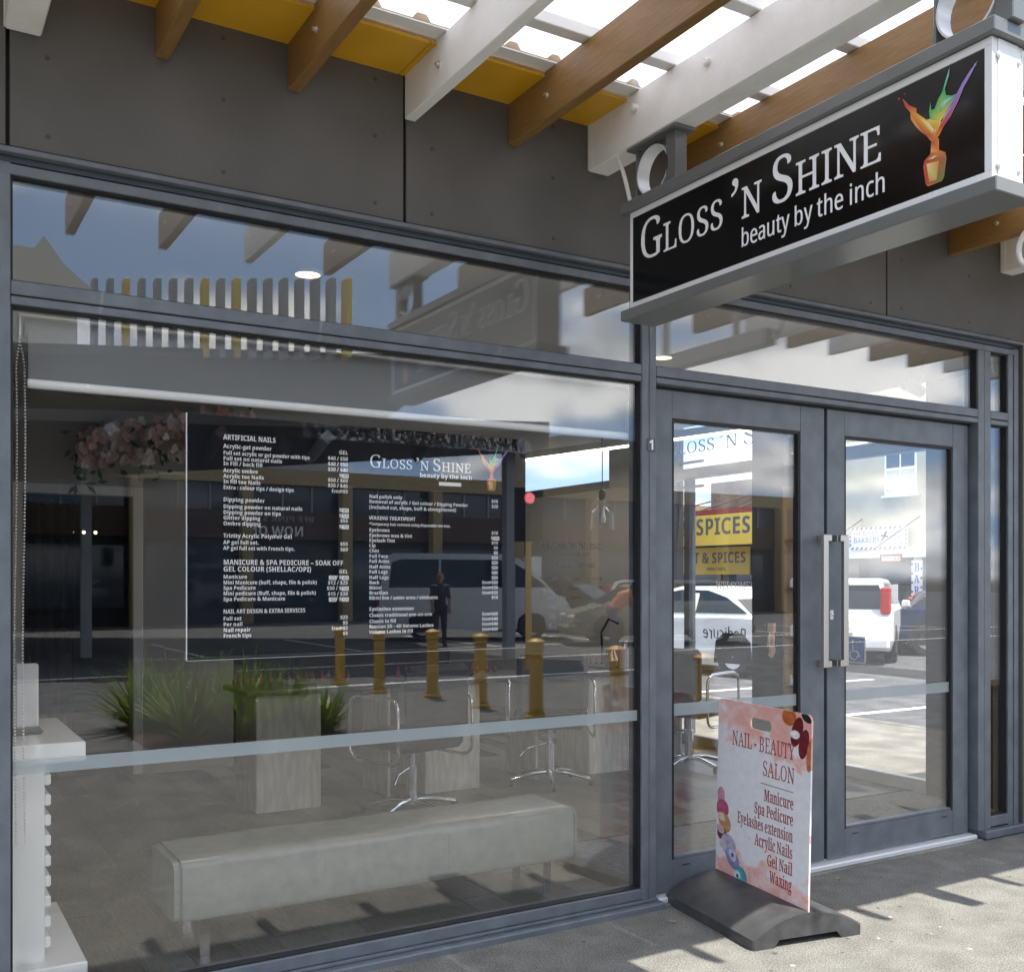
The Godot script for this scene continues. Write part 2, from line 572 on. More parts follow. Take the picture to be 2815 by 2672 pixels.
# a bottle that throws a splash of colours; flat print, w wide, in the plane of "at"
func splash_logo(at: Transform3D, h: float, parent: Node) -> void:
	var m := MB.new()
	m.colored = true
	var on := [m]
	var shape := func(pts: Array, cols: Array, z: float) -> void:
		var poly := PackedVector2Array()
		for p in pts:
			poly.append(p * h)
		var ix := Geometry2D.triangulate_polygon(poly)
		for k in range(0, ix.size(), 3):
			var q := [ix[k], ix[k + 1], ix[k + 2]]
			if (poly[q[1]] - poly[q[0]]).cross(poly[q[2]] - poly[q[0]]) < 0:
				q = [ix[k], ix[k + 2], ix[k + 1]]
			for j in [0, 2, 1]:
				on[0].col = cols[q[j]]
				on[0].vert(V(poly[q[j]].x, poly[q[j]].y, z), Vector3.BACK)
	var P := func(a: float, b: float) -> Vector2: return Vector2(a, b)
	var red := Color(0.5, 0.06, 0.03)
	var orange := Color(0.7, 0.22, 0.04)
	var yellow := Color(0.75, 0.55, 0.08)
	var green := Color(0.08, 0.4, 0.12)
	var blue := Color(0.08, 0.2, 0.5)
	var violet := Color(0.3, 0.2, 0.5)
	# bottle
	var lit := Color(0.8, 0.62, 0.26)
	shape.call([P.call(-0.075, 0.0), P.call(0.075, 0.0), P.call(0.1, 0.03), P.call(0.125, 0.2), P.call(0.115, 0.255), P.call(0.06, 0.29), P.call(-0.06, 0.29), P.call(-0.115, 0.255), P.call(-0.125, 0.2), P.call(-0.1, 0.03)], [orange, Color(0.16, 0.2, 0.06), Color(0.2, 0.22, 0.08), Color(0.3, 0.16, 0.06), red, orange, red, red, orange, red], 0.0)
	shape.call([P.call(-0.06, 0.035), P.call(0.02, 0.03), P.call(0.05, 0.2), P.call(-0.09, 0.215)], [orange, Color(0.5, 0.4, 0.12), orange, lit], 0.0006)
	shape.call([P.call(-0.05, 0.29), P.call(0.05, 0.29), P.call(0.045, 0.32), P.call(0.045, 0.41), P.call(-0.04, 0.41), P.call(-0.045, 0.32)], [red, orange, orange, orange, red, Color(0.8, 0.4, 0.12)], 0.0)
	# left arm of the splash
	shape.call([P.call(-0.04, 0.41), P.call(0.03, 0.41), P.call(0.08, 0.52), P.call(0.06, 0.58), P.call(-0.02, 0.62), P.call(-0.09, 0.63), P.call(-0.15, 0.69), P.call(-0.2, 0.74), P.call(-0.2, 0.78), P.call(-0.28, 0.84), P.call(-0.36, 0.94), P.call(-0.33, 0.85), P.call(-0.27, 0.77), P.call(-0.265, 0.7), P.call(-0.2, 0.6), P.call(-0.14, 0.53), P.call(-0.09, 0.48)],
		[orange, orange, red, yellow, yellow, yellow, Color(0.75, 0.45, 0.08), orange, orange, red, Color(0.45, 0.12, 0.1), red, orange, orange, Color(0.7, 0.4, 0.08), orange, red], 0.0004)
	# green middle
	shape.call([P.call(-0.05, 0.62), P.call(0.06, 0.56), P.call(0.15, 0.62), P.call(0.25, 0.75), P.call(0.18, 0.75), P.call(0.12, 0.78), P.call(0.11, 0.84), P.call(0.155, 0.95), P.call(0.16, 1.02), P.call(0.12, 0.93), P.call(0.08, 0.82), P.call(0.04, 0.78), P.call(0.0, 0.7), P.call(-0.035, 0.7), P.call(-0.045, 0.78), P.call(-0.06, 0.7)],
		[green, yellow, green, blue, green, green, green, Color(0.15, 0.45, 0.35), Color(0.3, 0.5, 0.5), Color(0.15, 0.45, 0.35), green, green, green, green, green, green], 0.0008)
	# right arm
	shape.call([P.call(0.0, 0.43), P.call(0.05, 0.43), P.call(0.1, 0.5), P.call(0.17, 0.56), P.call(0.25, 0.67), P.call(0.31, 0.78), P.call(0.38, 0.86), P.call(0.45, 0.96), P.call(0.36, 0.89), P.call(0.29, 0.82), P.call(0.2, 0.7), P.call(0.12, 0.62), P.call(0.06, 0.52)],
		[orange, orange, red, Color(0.5, 0.12, 0.12), Color(0.3, 0.16, 0.4), violet, violet, Color(0.45, 0.25, 0.5), violet, violet, blue, Color(0.4, 0.14, 0.2), red], 0.0012)
	# paler streaks inside the colours
	var pale := Color(0.8, 0.7, 0.4)
	shape.call([P.call(-0.02, 0.46), P.call(0.0, 0.5), P.call(-0.07, 0.6), P.call(-0.16, 0.67), P.call(-0.09, 0.57)], [orange, pale, pale, yellow, yellow], 0.0016)
	shape.call([P.call(0.03, 0.48), P.call(0.09, 0.55), P.call(0.19, 0.66), P.call(0.12, 0.61)], [red, Color(0.7, 0.3, 0.3), Color(0.55, 0.5, 0.75), Color(0.6, 0.3, 0.3)], 0.0018)
	shape.call([P.call(0.06, 0.64), P.call(0.12, 0.7), P.call(0.2, 0.735), P.call(0.1, 0.74), P.call(0.05, 0.7)], [green, Color(0.4, 0.65, 0.4), Color(0.3, 0.5, 0.8), Color(0.3, 0.6, 0.5), Color(0.15, 0.5, 0.2)], 0.0018)
	shape.call([P.call(-0.02, 0.43), P.call(0.0, 0.43), P.call(0.02, 0.5), P.call(0.0, 0.52)], [red, Color(0.8, 0.35, 0.1), pale, orange], 0.002)
	shape.call([P.call(-0.1, 0.255), P.call(-0.03, 0.24), P.call(0.04, 0.25), P.call(0.0, 0.262)], [red, pale, orange, pale], 0.001)
	var main := part("logo", m, M["print colours"], parent)
	main.transform = at
	m = MB.new()
	m.colored = true
	on[0] = m
	for d in [[-0.4, 0.95, 0.012, red], [-0.33, 0.97, 0.008, red], [0.16, 1.05, 0.012, Color(0.2, 0.5, 0.55)], [0.5, 1.06, 0.012, violet], [0.42, 0.93, 0.014, violet]]:
		var ring := []
		var cs := []
		for k in 8:
			ring.append(Vector2(d[0] + cos(TAU * k / 8) * d[2], d[1] + sin(TAU * k / 8) * d[2]))
			cs.append(d[3])
		shape.call(ring, cs, 0.0004)
	var o := part("splash_drops", m, M["print colours"], main)
	o.set_meta("kind", "stuff")


# ---------------------------------------------------------------- light and camera
func sky_image() -> Image:
	var w := 1024
	var h := 512
	var f := FastNoiseLite.new()
	f.seed = 183
	f.noise_type = FastNoiseLite.TYPE_SIMPLEX_SMOOTH
	f.fractal_octaves = 6
	f.fractal_gain = 0.52
	f.frequency = 1.0
	var f2 := FastNoiseLite.new()
	f2.seed = 19
	f2.fractal_octaves = 4
	f2.frequency = 1.0
	var im := Image.create(w, h, false, Image.FORMAT_RGBF)
	for y in h:
		var el := PI / 2 - PI * (y + 0.5) / h
		var s := sin(el)
		for x in w:
			var az := TAU * (x + 0.5) / w
			var c: Color
			if s <= 0.0:
				c = Color(0.22, 0.22, 0.22)
			else:
				var blue := Color(0.27, 0.42, 0.7).lerp(Color(0.34, 0.51, 0.76), pow(1.0 - s, 3.0))
				var d := Vector3(cos(el) * sin(az), s, -cos(el) * cos(az))
				var p := d / (s + 0.22)
				var q := V(p.x * 0.75, p.z * 0.75, 0.5 * s)
				var a := f.get_noise_3dv(q * 1.7)
				var b := f.get_noise_3dv(q * 1.7 + V(0.06, 0.09, 0.14))
				var cover := smoothstep(-0.1, 0.22, a + 0.1 * f2.get_noise_3dv(q * 4.0) + 0.06)
				var shade := clampf(0.55 + (a - b) * 3.0 - a * 0.5, 0.0, 1.0)
				var cl := Color(0.6, 0.64, 0.7).lerp(Color(1.5, 1.49, 1.46), shade)
				c = blue.lerp(cl, cover * 0.94)
			im.set_pixel(x, y, c)
	return im


func lights_and_camera() -> void:
	var cam := Camera3D.new()
	cam.name = "camera"
	add_child(cam)
	cam.position = V(0, 1.5, 3.734)
	cam.rotation.y = deg_to_rad(-30.95)
	cam.near = 0.1
	cam.far = 400.0
	cam.projection = Camera3D.PROJECTION_FRUSTUM
	cam.size = 0.1 * 2672.0 / 2856.0
	cam.frustum_offset = Vector2(0, 0.1 * 254.0 / 2856.0)
	cam.current = true

	var env := Environment.new()
	env.background_mode = Environment.BG_SKY
	var sky := Sky.new()
	var pan := PanoramaSkyMaterial.new()
	pan.panorama = ImageTexture.create_from_image(sky_image())
	sky.sky_material = pan
	env.sky = sky
	env.tonemap_mode = Environment.TONE_MAPPER_LINEAR
	env.tonemap_exposure = 2.3
	env.sdfgi_enabled = true
	env.ssao_enabled = true
	env.ssil_enabled = true
	var we := WorldEnvironment.new()
	we.name = "world_environment"
	we.environment = env
	add_child(we)

	var sun := DirectionalLight3D.new()
	sun.name = "sun"
	sun.light_energy = 1.35
	sun.light_color = Color(1.0, 0.975, 0.93)
	sun.light_angular_distance = 0.5
	sun.shadow_enabled = true
	add_child(sun)
	sun.look_at_from_position(Vector3.ZERO, V(-0.11, -1.0, -0.426), Vector3.FORWARD)


# ---------------------------------------------------------------- ground
func ground() -> void:
	struct("ground", bx(V(-80, -0.5, -90), V(110, -0.154, 110)), M["asphalt"])
	struct("pavement", bx(V(-14, -0.15, 0.0), V(8.95, 0.0, 1.4)), M["exposed aggregate"])
	struct("plaza_paving", bx(V(-14, -0.15, 1.403), V(8.95, -0.002, 8.66)), M["dark paving"])
	struct("side_pavement", bx(V(6.2, -0.15, -42), V(8.8, -0.0, -0.002)), M["concrete path"])
	var m := MB.new()
	m.cbox(V(8.802, -0.15, -42), V(8.95, 0.008, -0.01), 0.015)
	struct("side_kerb", m, M["concrete path"])
	m = MB.new()
	m.box(V(6.2, 0.0005, -2.79), V(8.8, 0.0025, -2.775))
	struct("road", bx(V(-80, -0.152, 8.7), V(110, -0.1, 60)), M["asphalt"])
	struct("side_road", bx(V(8.952, -0.152, -60), V(21.0, -0.06, 8.6)), M["asphalt"])
	m = MB.new()
	for k in 6:
		m.box(V(9.1, -0.0575, -4.5 - k * 2.7), V(13.0, -0.0535, -4.38 - k * 2.7))
	struct("road_markings", m, M["line paint"])
	m = MB.new()
	m.box(V(-6, -0.0975, 13.9), V(40, -0.0935, 14.05))
	m.box(V(4, -0.0975, 17.2), V(40, -0.0935, 17.34))
	for k in 9:
		m.box(V(2.0 + k * 3.4, -0.0975, 17.34), V(2.12 + k * 3.4, -0.0935, 22.4))
	m.box(V(5, -0.0975, 10.6), V(12, -0.0935, 10.75))
	struct("street_markings", m, M["line paint"])
	m = MB.new()
	m.cbox(V(20.0, -0.15, -60), V(22.0, 0.02, 8), 0.01)
	struct("far_pavement", m, M["concrete path"])


func litter() -> void:
	rng.seed = 31
	var spots := [[V(4.06, 0.003, 0.13), "small dry leaf before the door threshold"], [V(2.93, 0.003, 0.21), "pale scrap of leaf beside the window's end"], [V(3.76, 0.003, 0.52), "small brown leaf in the canopy's shadow"], [V(3.05, 0.003, 1.02), "curled leaf on the sunlit paving"]]
	for q in spots:
		var t := thing("dry_leaf", q[1], "leaf", q[0], rng.randf() * TAU, "fallen leaves on the paving")
		var m := MB.new()
		var w := 0.008
		for k in 4:
			var a := -0.018 + 0.009 * k
			var b := a + 0.009
			var wa := w * sqrt(maxf(0.0, 1.0 - pow(a / 0.0181, 2.0)))
			var wb := w * sqrt(maxf(0.0, 1.0 - pow(b / 0.0181, 2.0)))
			m.quad(V(a, 0.004 * absf(a) / 0.018, wa), V(b, 0.004 * absf(b) / 0.018, wb), V(b, 0.006 * absf(b) / 0.018, -wb), V(a, 0.006 * absf(a) / 0.018, -wa))
		part("blade", m, M["tan paint"], t)


# ---------------------------------------------------------------- the shop's building
func pane(parent: Node, x0: float, x1: float, y0: float, y1: float, z: float) -> Node3D:
	var p := part("glass_pane", bx(V(x0, y0, z - 0.006), V(x1, y1, z)), M["glass"], parent)
	part("inner_glass", bx(V(x0, y0, z - 0.02), V(x1, y1, z - 0.014)), M["glass"], p)
	return p


func bars(parent: Node, called: String, list: Array, material: Material, chamfer := 0.003) -> void:
	for b in list:
		part(called, cb(b[0], b[1], chamfer), material, parent)


func building() -> void:
	var b := thing("salon_building", "nail salon shop front in grey aluminium and glass under dark brown cladding", "building")
	var fr: Material = M["frame powder coat"]
	# cladding panels with open joints
	var xs := [-1.088, 0.329, 1.746, 3.163, 4.58, 5.997, 7.2]
	for k in xs.size() - 1:
		var x1: float = xs[k + 1] - 0.006
		if k == xs.size() - 2:
			x1 = 6.25
		var p := part("cladding_panel", cb(V(xs[k] + 0.006, 2.906, -0.02), V(x1, 4.3, 0.0), 0.002), M["cladding"], b)
		for fx in [0.12, 0.7, 1.29]:
			for fy in [2.96, 3.22, 3.44]:
				if xs[k] + fx < x1 - 0.05:
					var m := MB.new()
					m.lathe([Vector2(0.009, 0), Vector2(0.0085, 0.0015), Vector2(0.003, 0.002), Vector2(0, 0.001)], 10, Transform3D(Basis(V(1, 0, 0), PI / 2), V(xs[k] + fx, fy, 0.0)))
					part("panel_fixing", m, M["dark fixing"], p)
	part("backing_wall", bx(V(-2.5, 2.9, -0.3), V(6.25, 4.3, -0.03)), M["seal"], b)
	part("end_cladding", cb(V(5.755, 0.0, -0.1), V(6.25, 2.9, 0.02), 0.003), M["cladding"], b)
	part("end_cladding", cb(V(-2.5, 0.0, -0.1), V(-0.02, 2.9, 0.01), 0.003), M["cladding"], b)
	# head flashing: a proud strip, a recess and a face
	part("head_flashing", cb(V(-2.0, 2.8785, -0.1), V(5.79, 2.897, 0.022), 0.002), fr, b)
	part("head_recess", cb(V(-2.0, 2.8565, -0.1), V(5.77, 2.8775, -0.012), 0.002), M["dark powder coat"], b)
	# the frame
	part("window_head", cb(V(0.25, 2.815, -0.1), V(5.70, 2.849, 0.0), 0.0025), fr, b)
	part("window_jamb", cb(V(-0.02, 0.0, -0.1), V(0.338, 2.8545, -0.001), 0.0025), fr, b)
	bars(b, "transom", [[V(0.339, 2.4255, -0.1), V(2.926, 2.471, 0.0)], [V(0.339, 2.393, -0.1), V(2.926, 2.4205, 0.0)], [V(3.01, 2.4255, -0.1), V(5.36, 2.471, 0.0)], [V(3.01, 2.393, -0.1), V(5.36, 2.4205, 0.0)], [V(5.477, 2.4255, -0.1), V(5.642, 2.471, 0.0)], [V(5.477, 2.393, -0.1), V(5.642, 2.4205, 0.0)]], fr)
	bars(b, "mullion", [[V(2.9265, 0.03, -0.1), V(2.967, 2.8145, 0.0015)], [V(2.9695, 0.03, -0.1), V(3.0095, 2.8145, 0.0015)], [V(5.3605, 0.05, -0.1), V(5.417, 2.8145, 0.001)], [V(5.4185, 0.05, -0.1), V(5.4765, 2.8145, 0.001)], [V(5.6425, 0.05, -0.1), V(5.688, 2.8145, 0.001)], [V(5.698, 0.05, -0.1), V(5.742, 2.855, 0.002)]], fr)
	# black glazing seals, set behind the faces
	var seals := [[0.339, 2.926, 2.4715, 2.8145], [0.339, 2.926, 0.092, 2.3925], [3.01, 5.36, 2.4715, 2.8145], [5.477, 5.642, 2.4715, 2.8145], [5.477, 5.642, 0.12, 2.3925]]
	for s in seals:
		var m := MB.new()
		m.box(V(s[0], s[2], -0.06), V(s[0] + 0.006, s[3], -0.012))
		m.box(V(s[1] - 0.006, s[2], -0.06), V(s[1], s[3], -0.012))
		m.box(V(s[0] + 0.006, s[3] - 0.006, -0.06), V(s[1] - 0.006, s[3], -0.012))
		m.box(V(s[0] + 0.006, s[2], -0.06), V(s[1] - 0.006, s[2] + 0.004, -0.014))
		part("glazing_seal", m, M["seal"], b)
		var gp := pane(b, s[0] + 0.004, s[1] - 0.004, s[2] + 0.002, s[3] - 0.003, -0.028)
		if s[3] < 2.5 and s[1] < 3.0:
			gp.set_meta("label", "large shop window pane")
			part("frosted_band", bx(V(0.345, 0.853, -0.0275), V(2.92, 0.901, -0.0268)), M["frosted film"], gp)
	# sill, threshold
	bars(b, "window_sill", [[V(0.25, 0.044, -0.1), V(2.926, 0.0915, 0.0)]], fr)
	part("sill_flashing", cb(V(0.2, 0.03, -0.1), V(3.012, 0.0425, 0.012), 0.002), fr, b)
	part("sill_flashing", cb(V(0.2, -0.012, -0.1), V(3.03, 0.028, 0.05), 0.006), fr, b)
	bars(b, "window_sill", [[V(5.477, 0.06, -0.1), V(5.642, 0.119, 0.0)]], fr)
	part("sill_flashing", cb(V(5.38, 0.005, -0.1), V(5.77, 0.052, 0.04), 0.005), fr, b)
	part("door_threshold", cb(V(3.013, 0.0, -0.16), V(5.359, 0.03, 0.0), 0.006), M["mill aluminium"], b)
	part("threshold_mortar", cb(V(3.035, -0.01, -0.05), V(5.37, 0.008, 0.03), 0.004), M["concrete path"], b)
	# two door leaves
	for k in 2:
		var x0 := 3.035 if k == 0 else 4.181
		var x1 := 4.158 if k == 0 else 5.337
		var g0 := 3.144 if k == 0 else 4.311
		var g1 := 3.987 if k == 0 else 5.203
		var m := MB.new()
		var zf := -0.05
		m.cbox(V(x0, 0.04, zf - 0.045), V(g0, 2.38, zf), 0.002)
		m.cbox(V(g1, 0.04, zf - 0.045), V(x1, 2.38, zf), 0.002)
		m.cbox(V(g0 + 0.0005, 0.04, zf - 0.045), V(g1 - 0.0005, 0.18, zf - 0.001), 0.002)
		m.cbox(V(g0 + 0.0005, 2.25, zf - 0.045), V(g1 - 0.0005, 2.38, zf - 0.001), 0.002)
		var d := part("door", m, fr, b)
		d.set_meta("label", ["door leaf hinged beside the big window", "door leaf hinged beside the narrow sidelight"][k])
		m = MB.new()
		m.box(V(g0, 0.18, zf - 0.04), V(g0 + 0.014, 2.25, zf - 0.004))
		m.box(V(g1 - 0.014, 0.18, zf - 0.04), V(g1, 2.25, zf - 0.004))
		m.box(V(g0 + 0.014, 2.236, zf - 0.04), V(g1 - 0.014, 2.25, zf - 0.004))
		part("glazing_bead", m, M["seal"], d)
		part("bottom_bead", cb(V(g0 + 0.0145, 0.1805, zf - 0.04), V(g1 - 0.0145, 0.196, zf - 0.003), 0.003), fr, d)
		part("glass_pane", bx(V(g0 + 0.01, 0.185, zf - 0.024), V(g1 - 0.01, 2.245, zf - 0.018)), M["glass"], d)
		part("inner_glass", bx(V(g0 + 0.01, 0.185, zf - 0.038), V(g1 - 0.01, 2.245, zf - 0.032)), M["glass"], d)
		part("frosted_band", bx(V(g0 + 0.0145, 0.852, zf - 0.0175), V(g1 - 0.0145, 0.91, zf - 0.0168)), M["frosted film"], d)
		for dx in [0.06, -0.1]:
			var sx: float = g0 + dx if dx > 0 else g1 + dx
			part("drain_slot", bx(V(sx, 0.148, zf - 0.0005), V(sx + 0.045, 0.153, zf + 0.0005)), M["seal"], d)
		# square pull handle standing off the stile
		var hx := 4.088 if k == 0 else 4.236
		var hb := 4.118 if k == 0 else 4.206
		m = MB.new()
		m.cbox(V(hx - 0.017, 1.045, zf + 0.055), V(hx + 0.017, 1.724, zf + 0.08), 0.003)
		for hy in [1.0625, 1.7065]:
			m.cbox(V(minf(hx, hb) - 0.012, hy - 0.0165, zf + 0.055), V(maxf(hx, hb) + 0.012, hy + 0.0165, zf + 0.079), 0.002)
			m.cbox(V(hb - 0.012, hy - 0.0165, zf - 0.001), V(hb + 0.012, hy + 0.0165, zf + 0.056), 0.002)
		part("pull_handle", m, M["brushed steel"], d)
		if k == 1:
			m = MB.new()
			m.cbox(V(4.197, 1.285, zf), V(4.222, 1.335, zf + 0.006), 0.002)
			part("lock_plate", m, M["white plastic"], d)
			m = MB.new()
			m.lathe([Vector2(0.008, 0), Vector2(0.008, 0.006), Vector2(0.006, 0.008), Vector2(0, 0.008)], 12, Transform3D(Basis(V(1, 0, 0), PI / 2), V(4.2095, 1.315, zf + 0.006)))
			part("lock_cylinder", m, M["chrome"], d)
	part("meeting_seal", bx(V(4.159, 0.04, -0.09), V(4.18, 2.38, -0.062)), M["seal"], b)
	part("door_head_reveal", bx(V(3.011, 2.381, -0.095), V(5.359, 2.3925, -0.052)), M["seal"], b)
	# the side wall on the corner, seen through the salon
	var x0 := 6.12
	var dk: Material = M["dark wall"]
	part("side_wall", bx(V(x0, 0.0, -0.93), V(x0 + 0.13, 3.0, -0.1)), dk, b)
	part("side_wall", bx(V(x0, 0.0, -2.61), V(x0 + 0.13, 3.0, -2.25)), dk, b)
	part("side_wall", bx(V(x0, 0.0, -8.0), V(x0 + 0.13, 2.39, -3.8)), M["wall paint"], b)
	part("side_wall", bx(V(x0, 2.39, -4.6), V(x0 + 0.13, 3.0, -3.8)), M["wall paint"], b)
	part("side_wall", bx(V(x0, 2.39, -8.0), V(x0 + 0.13, 3.0, -7.2)), M["wall paint"], b)
	part("side_transom", cb(V(x0 - 0.01, 2.39, -3.8), V(x0 + 0.1, 2.48, -2.61)), fr, b)
	part("side_transom", cb(V(x0 - 0.01, 2.39, -2.25), V(x0 + 0.1, 2.48, -0.93)), fr, b)
	part("side_transom", cb(V(x0 - 0.012, 2.392, -7.2), V(x0 + 0.1, 2.47, -4.6)), fr, b)
	part("side_rail", cb(V(x0, 0.02, -2.25), V(x0 + 0.05, 0.11, -0.93)), M["mill aluminium"], b)
	part("side_rail", cb(V(x0, 0.02, -3.8), V(x0 + 0.05, 0.11, -2.61)), fr, b)
	part("side_mullion", cb(V(x0, 0.11, -3.47), V(x0 + 0.08, 2.39, -3.4)), M["dark powder coat"], b)
	part("side_head", bx(V(x0, 2.88, -7.2), V(x0 + 0.13, 3.0, -0.93)), M["wall paint"], b)
	for s in [[0.11, 2.39, -2.25, -0.93], [0.11, 2.39, -3.8, -2.61], [2.48, 2.88, -2.25, -0.93], [2.48, 2.88, -3.8, -2.61], [2.47, 2.88, -7.2, -4.6]]:
		part("glass_pane", bx(V(x0 + 0.04, s[0], s[2]), V(x0 + 0.046, s[1], s[3])), M["side glass"], b)
	part("frosted_band", bx(V(x0 + 0.036, 0.8, -2.25), V(x0 + 0.0385, 0.86, -0.93)), M["frosted film"], b)
	# number plate
	var t := thing("number_plate", "small dark plate with a white number 1 on the window mullion", "number plate", V(2.953, 2.079, 0.002))
	part("plate", cb(V(0, 0, 0), V(0.046, 0.058, 0.004), 0.002), M["dark powder coat"], t)
	letters("1", font("Droid Sans", true), 0.046, Transform3D(Basis(), V(0.008, 0.006, 0.0045)), M["vinyl white"], t, 0, 0.022, "numeral")


# ---------------------------------------------------------------- the canopy
func canopy() -> void:
	var t := thing("canopy", "canopy of brown and white rafters with a milky translucent roof over the footpath", "canopy")
	var list := []
	for k in 4:
		list.append([0.792 + 0.476 * k, 1 if k == 2 else 0])
	list.append_array([[3.13, 0], [3.62, 1], [4.11, 0], [4.6, 0], [5.09, 0], [6.05, 0], [6.52, 1], [7.0, 0], [7.48, 0], [7.96, 1], [8.9, 0], [9.38, 0], [9.86, 0], [10.3, 0], [-0.63, 0], [-0.16, 1], [-1.1, 0], [-1.57, 0]])
	for r in list:
		var w: Material = M["white paint"] if r[1] else M["stained timber"]
		var o := part("rafter", cb(V(r[0], 3.31, 0.001), V(r[0] + 0.047, 3.5, 2.09), 0.004), w, t)
		if r[1]:
			o.set_meta("label", "white painted rafter")
		else:
			o.set_meta("label", "brown stained rafter")
		for bz in [0.3, 1.9]:
			var m := MB.new()
			m.lathe([Vector2(0.014, 0), Vector2(0.014, 0.003), Vector2(0.009, 0.003), Vector2(0.009, 0.014), Vector2(0, 0.016)], 6, Transform3D(Basis(V(0, 0, 1), PI / 2), V(r[0], 3.4, bz)))
			part("bolt", m, M["galvanised bolt"], o)
	for x in [0.319, 2.627, 5.566, 8.4]:
		var o := part("steel_beam", cb(V(x, 3.281, 0.001), V(x + 0.11, 3.5, 2.05), 0.006), M["steel paint"], t)
		o.set_meta("label", "white painted steel beam")
		part("weld_lip", cb(V(x - 0.003, 3.285, 0.003), V(x - 0.0005, 3.49, 0.035), 0.001), M["steel paint"], o)
		for bz in [0.34, 0.78]:
			for by in [3.43]:
				var m := MB.new()
				m.lathe([Vector2(0.016, 0), Vector2(0.016, 0.014), Vector2(0.01, 0.018), Vector2(0, 0.018)], 6, Transform3D(Basis(V(0, 0, 1), PI / 2), V(x, by, bz)))
				part("bolt", m, M["steel paint"], o)
	# soffit board panels between the rafters
	var edges := [-1.5, -0.16, 0.35, 1.72, 2.65, 3.6, 5.05, 6.25]
	for k in edges.size() - 1:
		part("soffit_board", cb(V(edges[k] + 0.002, 3.481, 0.001), V(edges[k + 1] - 0.002, 3.493, 0.282), 0.002), M["yellow soffit"], t)
	part("roof_flashing", cb(V(-1.6, 3.5005, 0.283), V(10.5, 3.506, 0.36), 0.001), M["white metal"], t)
	for z in [0.56, 1.02, 1.48, 1.94]:
		part("purlin", cb(V(-1.6, 3.501, z - 0.03), V(10.5, 3.546, z + 0.03), 0.003), M["white metal"], t)
	# ribbed translucent sheets
	for k in 15:
		var x0 := -1.6 + k * 0.78
		var m := MB.new()
		var prof := []
		for r in 4:
			var a := x0 + r * 0.195
			prof.append_array([Vector2(a, 0), Vector2(a + 0.12, 0), Vector2(a + 0.135, 0.025), Vector2(a + 0.18, 0.025)])
		prof.append(Vector2(x0 + 0.778, 0))
		for i in prof.size() - 1:
			var a: Vector2 = prof[i]
			var c: Vector2 = prof[i + 1]
			m.quad(V(a.x, 3.552 + a.y, 0.29), V(a.x, 3.552 + a.y, 1.99), V(c.x, 3.552 + c.y, 1.99), V(c.x, 3.552 + c.y, 0.29))
		part("roof_sheet", m, M["polycarbonate"], t)
	part("roof_apron", bx(V(-1.6, 3.58, 0.0), V(10.5, 3.59, 0.289)), M["white metal"], t)


